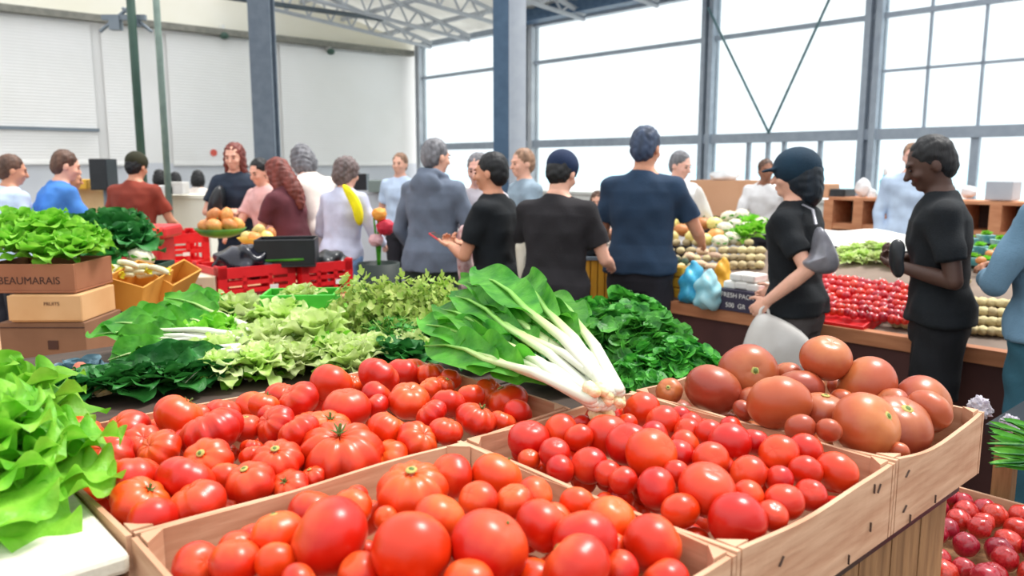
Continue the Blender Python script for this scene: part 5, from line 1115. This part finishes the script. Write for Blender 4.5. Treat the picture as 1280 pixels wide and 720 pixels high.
# ------------------------------------------------------------------ left side: boxes, crates and their tables
def box_open(name, c, size, rz, m, label, cat='box', wall=.008, flap=None, lid=True, group=None, text=None):
    x, y, z = size; o = thing(name, c, rz, label, cat, group); h = wall
    for nm, lo, hi in (('base', (-x/2, -y/2, 0), (x/2, y/2, h)), ('side_panel', (-x/2, -y/2, h), (x/2, -y/2 + h, z)), ('side_panel', (-x/2, y/2 - h, h), (x/2, y/2, z)), ('end_panel', (-x/2, -y/2 + h, h), (-x/2 + h, y/2 - h, z)), ('end_panel', (x/2 - h, -y/2 + h, h), (x/2, y/2 - h, z))):
        mb = MB(); mb.span(lo, hi); mb.build(nm, m, o, bevel=.002)
    if text: text_obj(text[0], text[1], (0, -y/2 - .001, z * .42), (math.pi / 2, 0, 0), text[2], o)
    return o
table('left_table', .3, 1.38, 3.28, 4.75, .74, M_TBL, 'low wooden table carrying the stacked cartons and yellow boxes at the left')
M_CAR2 = mat('brown_carton', (150, 92, 62), (164, 106, 74), .85, 5); M_CAR3 = mat('tan_carton', (206, 156, 104), (218, 172, 122), .85, 5); M_CAR4 = mat('dull_carton', (122, 86, 62), (136, 98, 72), .85, 5); M_INK = mat('brown_ink', (70, 42, 32), None, .8)
YB = 3.1
c = atY(50, 440, YB); zb = .745
c[2] = zb; kx = YB / 1011
mb = MB(); t_ = thing('carton', (c[0] + .01, YB + .16, zb), 0, 'dull brown closed carton at the bottom of the left stack', 'box'); mb.box((0, 0, .095), (.34, .3, .19)); mb.build('box_body', M_CAR4, t_, bevel=.004); mb = MB(); mb.box((.04, -.152, .10), (.04, .003, .035)); mb.build('label_patch', M_INK, t_); mb = MB(); mb.box((0, -.151, .17), (.34, .002, .004)); mb.build('seam', M_INK, t_)
t_ = thing('carton', (c[0] + .03, YB + .15, zb + .192), .02, 'tan carton with folded front flap in the middle of the left stack', 'box'); mb = MB(); mb.box((0, 0, .055), (.28, .28, .11)); mb.build('box_body', M_CAR3, t_, bevel=.004); mb = MB(); mb.box((0, -.148, .058), (.285, .006, .10)); mb.build('front_flap', M_CAR3, t_, bevel=.003); text_obj('FRUITS', .02, (.03, -.1525, .075), (math.pi / 2, 0, 0), M_CAR4, t_)
bx = box_open('crate_box', (c[0] - .02, YB + .16, zb + .31), 0, 0, M_CAR2, 'x') if False else box_open('printed_crate', (c[0] - .03, YB + .17, zb + .307), (.36, .3, .115), 0, M_CAR2, 'brown wooden box with dark stencilled lettering full of green lettuce', 'crate', .01, text=('BEAUMARAIS', .042, M_INK))
zl = zb + .307 + .10
LL = [lettuce_mesh(.15, 30, M_LET, 300 + i, .13, 4.5, 10, 9, .5, emax=1.4) for i in range(2)]; LD = lettuce_mesh(.15, 30, M_CHARDD, 310, .12, 3.5, 10, 9, .5, emax=1.3)
for i, (dx, dy, dz, sc, l) in enumerate(((-.13, .02, .06, .95, 'left hand lettuce in the stencilled box'), (.0, -.03, .04, .85, 'front middle lettuce in the stencilled box'), (.1, .0, .05, .8, 'right hand lettuce in the stencilled box'), (-.04, .1, .13, .95, 'top lettuce of the heap over the stencilled box'), (-.2, .12, .14, .9, 'lettuce at the left edge of the photo above the stencilled box'), (.07, .14, .08, .8, 'back right lettuce over the stencilled box'))):
    head('green_lettuce', LL[i % 2], COR, (c[0] - .02 + dx, YB + .15 + dy, zl + dz * .8), sc, (0, 0, i * 1.7), l, 'lettuce')
# dark leafy heap behind on its own crate
for i, (u, v, Y, sc, l) in enumerate(((105, 300, 4.0, 1.3, 'dark green leafy head directly right of the stencilled box'), (135, 292, 4.1, 1.3, 'dark green leafy head in the middle of the dark heap'), (160, 298, 4.0, 1.0, 'dark green leafy head at the right of the dark heap'), (120, 315, 3.8, .8, 'dark green leafy head low in the dark heap'), (90, 285, 4.3, .9, 'dark green leafy head behind the lettuce box'), (148, 283, 4.3, 1.1, 'dark green leafy head at the top of the dark heap'))):
    p = atY(u, v, Y); head('dark_leafy_head', LD, COR, (p[0], p[1], p[2] - .05), sc * 1.15, (0, 0, i * 1.3), l, 'greens')
p = atY(128, 340, 4.05); bo = box_open('support_crate', (p[0], p[1] + .12, .742), (.5, .34, .30), 0, mat('dark_green_crate', (24, 58, 46), (34, 70, 56), .6), 'dark green crate under the dark leafy greens', 'crate')
p = atY(176, 322, 3.9); put('cauliflower', CAUL, p, 16 * 3.9 / 1011, (.2, .2, 1), 'big white cauliflower beside the red crate', 'cauliflower', None, (('outer_leaves', CUPL),))
p = atY(140, 318, 3.85); put('cauliflower', CAUL, p, 9 * 3.9 / 1011, (.2, -.4, 1), 'small cauliflower among dark leaves right of the lettuce box', 'cauliflower', None, (('outer_leaves', cup_leaves(M_CHARDD, 3)),))
# leaning yellow boxes with pale courgettes and yellow blossoms
M_OCH = mat('ochre_box', (206, 140, 48), (220, 158, 66), .75, 4)
for i, (u0, u1, vt, vb, Y, l) in enumerate(((128, 178, 348, 388, 3.55, 'tilted ochre yellow box with pale vegetables left of the other'), (180, 208, 342, 380, 3.75, 'smaller tilted ochre box leaning behind the first'))):
    p = atY((u0 + u1) / 2, vb, Y); w = (u1 - u0) * Y / 1011; h = (vb - vt) * Y / 1011
    bo = box_open('ochre_box', p, (w, .3, h), 0, M_OCH, l); bo.location = (float(p[0]), float(p[1]) + .14, float(p[2]) + .02); bo.rotation_euler = (.15, .28 if i == 0 else .55, 0)
M_YB = mat('yellow_blossom', (232, 220, 30), (240, 234, 90), .6, 10)
CRG = MB(); CRG.tube([(-1, 0, 0), (-.4, .05, .05), (.4, .05, .05), (1, 0, 0)], [.22, .26, .26, .2], 10); CRG = CRG.mesh('courgette', mat('pale_courgette', (222, 216, 176), (238, 236, 208), .5, 5, rand=.05)); BLS = MB()
for k in range(5): a = k * 1.257; leaf(BLS, (1.1, 0, 0), (1.0, math.cos(a) * .6, math.sin(a) * .6), (0, math.cos(a + 3.1), math.sin(a + 3.1)), .8, .25, -.4, .05, 2, random.Random(k), 6, 5)
BLS = BLS.mesh('blossom', M_YB)
for i, (u, v) in enumerate(((125, 334), (140, 332), (155, 334), (170, 332), (185, 332), (198, 334), (132, 340), (150, 341), (168, 339), (190, 340), (120, 328), (160, 327))):
    p = atY(u, v + 3, 3.65 + .02 * (i % 5)); put('courgette', CRG, p, .055, (0, rnd.uniform(-.2, .2), rnd.uniform(-.6, .6)), 'pale courgette with yellow blossom in the ochre boxes', 'courgette', 'pale courgettes in the ochre boxes', (('blossom', BLS),) if i % 2 == 0 else ())

def plastic_crate(u0, u1, vb, vt, z, label, m=M_REDP, depth=.36, al=True, sticker=(.7,), slots=3, taper=0):
    a = at(u0, vb, z); b_ = at(u1, vb - (u1 - u0) * .09, z); s0, t0 = st(a); s1, t1 = st(b_); t0 = (t0 + t1) / 2; w = s1 - s0; d_ = np.linalg.norm((a + b_) / 2 - [0, 0, CAMH]) / F; h = (vb - vt) * d_
    o = thing('plastic_crate', W((s0 + s1) / 2, t0 + depth / 2, z), TH, label, 'crate', None)
    def wallp(nm, L, tf):
        mb = MB(); bars = []
        bars.append((-L/2, L/2, 0, h * .16)); bars.append((-L/2, L/2, h * .66, h * .94)); bars.append((-L/2, -L/2 + .05, h * .12, h)); bars.append((L/2 - .05, L/2, h * .12, h))
        for k in range(1, slots): zz = h * (.12 + .60 * k / slots); bars.append((-L/2 + .05, L/2 - .05, zz - h * .055, zz + h * .055))
        for f in (.33, .66): bars.append((-L/2 + L * f - .012, -L/2 + L * f + .012, h * .12, h * .72))
        for x0, x1, z0, z1 in bars: mb.span((x0, -.006, z0), (x1, .006, z1))
        ob = mb.build(nm, m, o); ob.matrix_local = tf; return ob
    wallp('side_wall', w, Matrix.Translation((0, -depth / 2, 0))); wallp('side_wall', w, Matrix.Translation((0, depth / 2, 0)))
    wallp('end_wall', depth - .014, Matrix.Translation((-w / 2 + .006, 0, 0)) @ Matrix.Rotation(math.pi / 2, 4, 'Z')); wallp('end_wall', depth - .014, Matrix.Translation((w / 2 - .006, 0, 0)) @ Matrix.Rotation(math.pi / 2, 4, 'Z'))
    mb = MB(); mb.span((-w/2 + .01, -depth/2 + .01, .004), (w/2 - .01, depth/2 - .01, .012)); mb.build('base', m, o)
    for f in sticker:
        mb = MB(); mb.box((-w / 2 + w * f, -depth / 2 - .0075, h * .35), (.05, .002, .028)); mb.build('sticker', M_PAPER, o)
    return o, w, h
table('crate_table', 1.42, 2.53, 4.16, 5.15, .785, M_TBL, 'table with pale wooden edge under the two front red crates')
plastic_crate(271, 374, 381, 336, .79, 'red plastic crate with white sticker, left of the two touching front crates'); plastic_crate(375, 444, 371, 329, .79, 'red plastic crate at the right end of the front pair', sticker=(.72,))
table('crate_table', 1.6, 3.1, 5.35, 6.7, .785, M_TBL, 'table behind, carrying the back red crate and the bowls of squash')
plastic_crate(184, 262, 337, 297, .79, 'red plastic crate with framed handle behind the cauliflower', sticker=(.62,), slots=2)
# beige box with printed patch
p = atY(236, 378, 4.3); t_ = thing('beige_carton', (p[0], p[1] + .15, .787), .1, 'beige carton with a brown printed window beside the front red crate', 'box'); mb = MB(); mb.box((0, 0, .08), (.26, .3, .17)); mb.build('box_body', mat('beige_card', (214, 192, 164), (226, 206, 182), .85), t_, bevel=.006); mb = MB(); mb.box((.01, -.152, .10), (.1, .003, .04)); mb.build('printed_window', mat('terracotta_print', (180, 92, 66)), t_); mb = MB(); mb.box((.01, -.152, .045), (.12, .003, .06)); mb.build('white_panel', M_PAPER, t_)
# dark sacks of aubergines, black crate and bowls of squash
def black_lump(u0, u1, vt, vb, Y, label, m=M_BLACK, name='black_sack', dep=.14):
    p = atY((u0 + u1) / 2, vb, Y); w = (u1 - u0) * Y / 2022; h = (vb - vt) * Y / 1011; sd = SD(); sd.ell((0, 0, h * .4), (w, dep, h * .45), k=.03); sd.ell((w * .3, 0, h * .6), (w * .55, dep * .8, h * .4), k=.03); sd.ell((-w * .45, 0, h * .5), (w * .5, dep * .8, h * .4), k=.03)
    ob = sdobj(sd, name, m, None, .012, 1, (.03, 12)); ob.location = p.tolist(); return tag(ob, label, 'sack')
black_lump(268, 345, 304, 346, 4.6, 'dark shiny aubergine coloured sack lying over the front red crate', mat('aubergine', (20, 22, 34), (34, 34, 48), .25, 10)); 
t_ = thing('black_crate', (atY(360, 330, 4.7) * [1, 1, 0] + [0, 0, .97]).tolist(), .15, 'upright black plastic crate standing behind the front red crates', 'crate')
for lo, hi, nm in (((-.17, -.13, 0), (.17, .13, .01), 'base'), ((-.17, -.13, .01), (.17, -.12, .16), 'side_panel'), ((-.17, .12, .01), (.17, .13, .16), 'side_panel'), ((-.17, -.12, .01), (-.16, .12, .16), 'end_panel'), ((.16, -.12, .01), (.17, .12, .16), 'end_panel')):
    mb = MB(); mb.span(lo, hi); mb.build(nm, M_BLACK, t_, bevel=.004)
mb = MB(); mb.tube([(-.12, -.132, .04), (.1, -.132, .045)], .008, 6); mb.build('green_trim', M_CHARD, t_, True)
black_lump(375, 436, 312, 338, 4.9, 'low black sack in the right hand red crate')
def bowl(u, v, wpx, Y, m, label):
    p = atY(u, v, Y); r = wpx * Y / 2022; mb = MB(); R = []
    for rr, z in ((.35, 0), (.75, .12), (1.0, .38), (.94, .38), (.7, .16), (.1, .06)): R.append(np.array([(math.cos(a) * rr * r, math.sin(a) * rr * r, z * r) for a in np.arange(24) * 6.283 / 24]))
    mb.rings(R); ob = mb.build('bowl', m, None, True, loc=p); return tag(ob, label, 'bowl'), p, r
M_BOWL = mat('green_bowl', (40, 96, 30), (86, 150, 40), .4, 6)
ob, p, r = bowl(276, 297, 64, 5.4, M_BOWL, 'wide green bowl heaped with orange squashes')
for i, (dx, dy, dz) in enumerate(((-.55, 0, .45), (-.1, -.3, .5), (.4, -.1, .5), (0, .35, .5), (-.2, 0, .85), (.25, .1, .85), (.55, .3, .45), (-.5, .4, .5))):
    put('squash', PMK, p + np.array([dx, dy, dz]) * r, r * .33, (.3 * i, .2, i), 'orange squash heaped in the wide green bowl', 'squash', 'squashes in the green bowl', (('stem', STALK_TOP),))
ob, p, r = bowl(322, 306, 50, 5.3, mat('yellow_bowl', (232, 180, 60), (240, 200, 90), .5), 'yellow bowl of orange peppers left of the black crate')
for i, (dx, dy, dz) in enumerate(((-.5, 0, .4), (0, -.3, .4), (.5, 0, .4), (0, .3, .4), (.1, 0, .7), (.6, .3, .5))):
    put('pepper', PMK if i % 2 else YSQ, p + np.array([dx, dy, dz]) * r, r * .36, (.3 * i, .2, i), 'orange and yellow pepper in the yellow bowl', 'pepper', 'peppers in the yellow bowl', (('stem', STALK_TOP),))
for i, (u, v) in enumerate(((172, 284), (180, 280), (188, 286), (176, 292), (186, 294), (194, 290))):
    p = atY(u, v, 4.9); put('pepper', RIB[i % 4], p, .04, (.4, .3, i), 'red pepper at the right side of the dark greens', 'pepper', 'red peppers beside the dark greens')
p = atY(162, 285, 5.4); mb = MB(); mb.box((0, 0, 0), (.6, .3, .08)); mb.box((0, 0, -.45), (.5, .25, .82)); tag(mb.build('red_tub', mat('red_lid', (196, 40, 44), (210, 54, 56), .4), bevel=.02, loc=p + [0, 0, -.02]), 'red padded stool edge in front of the person in rust', 'stool')
# counters far left/centre behind the shoppers
def far_table(u0, u1, vt, Y, m, label, dep=.6, top=None):
    a = atY(u0, vt, Y); b_ = atY(u1, vt, Y); c = (a + b_) / 2; w = (b_ - a)[0]; t_ = thing('counter', (c[0], c[1] + dep / 2, 0), 0, label, 'counter'); mb = MB(); mb.span((-w / 2, -dep / 2, c[2] - .04), (w / 2, dep / 2, c[2])); mb.build('counter_top', top or m, t_); mb = MB(); mb.span((-w / 2 + .02, -dep / 2 + .02, 0), (w / 2 - .02, dep / 2 - .02, c[2] - .041)); mb.build('counter_body', m, t_); return c
far_table(80, 135, 236, 8.6, mat('yellow_wood', (222, 184, 130), (232, 198, 150), .7), 'yellowish wooden counter behind the blue sweater'); far_table(190, 262, 244, 9.2, M_CREAM, 'cream counter in front of the small distant people')
far_table(440, 500, 238, 9.6, M_WGREY, 'pale grey counter behind the curly haired person'); far_table(540, 700, 260, 9.8, M_WHITE, 'white counter behind the middle shoppers'); far_table(720, 870, 262, 8.4, M_WHITE, 'white counter behind the tall shopper')
p = atY(131, 235, 8.4); t_ = thing('loudspeaker', (p[0], p[1], 0), 0, 'dark upright loudspeaker on a stand left of the person in rust', 'speaker'); mb = MB(); mb.span((-.09, -.12, 1.3), (.09, .12, 1.62)); mb.build('cabinet', M_BLACK, t_, bevel=.01); mb = MB(); mb.tube([(0, 0, .02), (0, 0, 1.3)], .02, 8); mb.build('pole', M_STEEL, t_); mb = MB(); mb.box((0, 0, .02), (.4, .4, .03)); mb.build('base', M_STEEL, t_)
for u, v, Y, w_, h_, m_, l in ((452, 238, 9.7, .16, .2, M_BLACK, 'small black box on the pale grey counter'), (478, 240, 9.5, .3, .14, mat('grey_green_box', (126, 138, 132)), 'grey green box on the pale grey counter behind the orange flowers'), (205, 243, 9.1, .3, .1, M_PAPER, 'white box left on the cream counter'), (222, 243, 9.1, .2, .14, M_BAGW, 'white paper bag right on the cream counter'), (100, 236, 8.5, .25, .1, M_YEL, 'yellow box on the wooden counter at left')):
    p = atY(u, v, Y); mb = MB(); mb.box((0, 0, h_ / 2), (w_, .2, h_)); tag(mb.build('small_box', m_, bevel=.008, loc=p), l, 'box')
# flowers by the grey hooded shopper
sd = SD(); 
for i, (u, v, r_, m_, l) in enumerate(((474, 268, 9, mat('orange_bloom', (236, 150, 48), (244, 176, 80), .6, 20), 'orange flower head left of the grey hooded shopper'), (482, 284, 11, mat('crimson_bloom', (196, 26, 54), (210, 44, 70), .6, 20), 'crimson flower head below the orange one'), (470, 300, 9, mat('pink_bloom', (226, 170, 176), (238, 196, 200), .6, 20), 'pale pink flower head under the crimson one'))):
    p = atY(u, v, 6.0); put('flower', lumpy('flower', (1, 1, .9), .3, 3.5, i, m_, 24, 16), p, r_ * 6.0 / 1011, (0, 0, i), l, 'flower')
p = atY(474, 345, 6.0); t_ = thing('flower_bucket', (p[0], p[1], 0), 0, 'dark bucket under the orange and crimson flowers', 'bucket'); mb = MB(); mb.rings([np.array([(math.cos(a) * r_, math.sin(a) * r_, z) for a in np.arange(20) * 6.283 / 20]) for r_, z in ((.12, 0), (.16, p[2] + .1), (.14, p[2] + .1), (.1, .3))]); mb.build('bucket_body', mat('dark_green_bucket', (30, 44, 40)), t_, True); mb = MB(); [mb.tube([(0, 0, p[2]), (dx, 0, 1.2)], .008, 6) for dx in (-.03, .03, 0)]; mb.build('stems', M_CHARD, t_, True)
# round red spot sign on the wall
p = atT(267, 191, T_WALL - .055); mb = MB(); mb.tube([(0, 0, 0), (0, -.012, 0)], [.07, .07], 20, round_ends=False); tag(mb.build('round_sign', mat('red_sign', (226, 100, 84)), loc=p, rz=TH), 'small round red sign on the white wall', 'sign')

# ------------------------------------------------------------------ tray of greens on the middle table, right foreground crate
p = at(368, 386, 1.05); box_open('support_crate', (p[0], p[1] + .1, ZG + .001), (.3, .22, .045), .1, M_TBLD, 'low dark crate under the bright green tray', 'crate'); t_ = thing('green_tray', (p[0], p[1] + .1, ZG + .047), .1, 'bright green plastic tray with pale shoots at the back of the greens table', 'tray')
for lo, hi, nm in (((-.13, -.09, 0), (.13, .09, .01), 'base'), ((-.13, -.09, .01), (.13, -.08, .12), 'side_panel'), ((-.13, .08, .01), (.13, .09, .12), 'side_panel'), ((-.13, -.08, .01), (-.12, .08, .12), 'end_panel'), ((.12, -.08, .01), (.13, .08, .12), 'end_panel')):
    mb = MB(); mb.span(lo, hi); mb.build(nm, mat('bright_green_plastic', (56, 170, 40), (76, 190, 56), .4), t_, bevel=.003)
head('pale_shoots', FR[1], COR, (p[0], p[1] + .1, ZG + .12), .7, (0, 0, .4), 'pale shoots filling the bright green tray', 'shoots')
# radish crate at the right bottom
zc = .49
a = at(1192, 700, zc + .1); s0 = 1.86; o = thing('radish_crate', W(2.15, .38, zc), TH, 'wooden crate of big dark red radishes at the lower right corner', 'crate')
for lo, hi, nm in (((-.32, -.48, 0), (.32, .48, .01), 'bottom'), ((-.32, -.48, .01), (.32, -.47, .13), 'side_panel'), ((-.32, .47, .01), (.32, .48, .13), 'side_panel'), ((-.32, -.47, .01), (-.31, .47, .13), 'end_panel'), ((.31, -.47, .01), (.32, .47, .13), 'end_panel')):
    mb = MB(); mb.span(lo, hi); mb.build(nm, M_WOOD if nm != 'bottom' else M_WOOD2, o, bevel=.002)
tt = thing('low_table', W(2.15, .38, 0), TH, 'low wooden table under the radish crate', 'table'); mb = MB(); mb.span((-.34, -.5, zc - .04), (.34, .5, zc - .003)); mb.build('table_top', M_WOOD2, tt)
for x in (-.3, .3):
    for y in (-.45, .45): mb = MB(); mb.box((x, y, (zc - .041) / 2), (.05, .05, zc - .041)); mb.build('leg', M_WOOD2, tt)
RADB = lumpy('radish', (1, 1, 1.02), .10, 1.8, 9, mat('big_radish', (168, 20, 44), (196, 44, 62), .28, 6, rand=.12, coat=.4), 24, 16)
RTAIL = MB(); RTAIL.tube([(0, 0, -.95), (.05, 0, -1.4), (.2, .1, -1.8)], [.10, .04, .015], 6); RTAIL = RTAIL.mesh('root_tail', M_WPK)
rr = random.Random(8); placed = []
for _ in range(1400):
    s, t = rr.uniform(1.88, 2.42), rr.uniform(-.04, .80); r = rr.uniform(.026, .035); z = zc + .10 + .05 * (1 - ((s - 2.15) / .3) ** 4) * rr.uniform(.2, 1); p = W(s, t, z)
    if all(np.linalg.norm(p - q) > (r + r2) * .9 for q, r2 in placed): placed.append((p, r))
for i, (p, r) in enumerate(placed):
    put('radish', RADB, p, r, (rr.uniform(-1.3, 1.3), rr.uniform(-1.3, 1.3), rr.uniform(0, 6)), 'big dark red radish in the wooden crate at the lower right', 'radish', 'big radishes at the lower right', (('root_tail', RTAIL),) if rr.random() < .4 else ())
# green beans / onions bunch with pale tops behind the radishes
base = at(1400, 600, .86)
stalk_bunch('green_onion_bunch', base, [at(u, v, z) for u, v, z in ((1236, 530, .90), (1236, 540, .89), (1238, 550, .88), (1236, 562, .87), (1240, 572, .86), (1244, 584, .855), (1250, 525, .90), (1236, 555, .89), (1240, 545, .87), (1240, 566, .88), (1238, 580, .86), (1260, 528, .9), (1238, 536, .86))], 'bunch of dark green onion leaves behind the radishes at the right edge', 'green onions', None, .010, .016, M_CHARD, M_CHARDD, .3, 5, .001, .03, 'round')
mw = lumpy('garlic_skins', (.05, .035, .045), .7, 3.2, 3, mat('lilac_white', (186, 180, 196), (236, 230, 236), .5, 60, trans=.3, bump=.6), 30, 20)
for u, v, Y, sc, l in ((1224, 502, 2.0, .6, 'papery pale garlic skins behind the corner of the brown tomato crate'), (1262, 522, 2.1, .5, 'papery pale garlic skins lying on the green onions')):
    p = atY(u, v + 8, Y); put('garlic_skins', mw, p, sc, (0, 0, u), l, 'garlic')
t_ = thing('side_table', W(2.62, .48, 0), TH, 'wooden table at the right edge under the green onions', 'table'); mb = MB(); mb.span((-.11, -.3, .78), (.5, .26, .81)); mb.build('table_top', M_BLACK, t_)
for x in (-.07, .44):
    for y in (-.25, .21): mb = MB(); mb.box((x, y, .39), (.05, .05, .78)); mb.build('leg', M_WOOD2, t_)
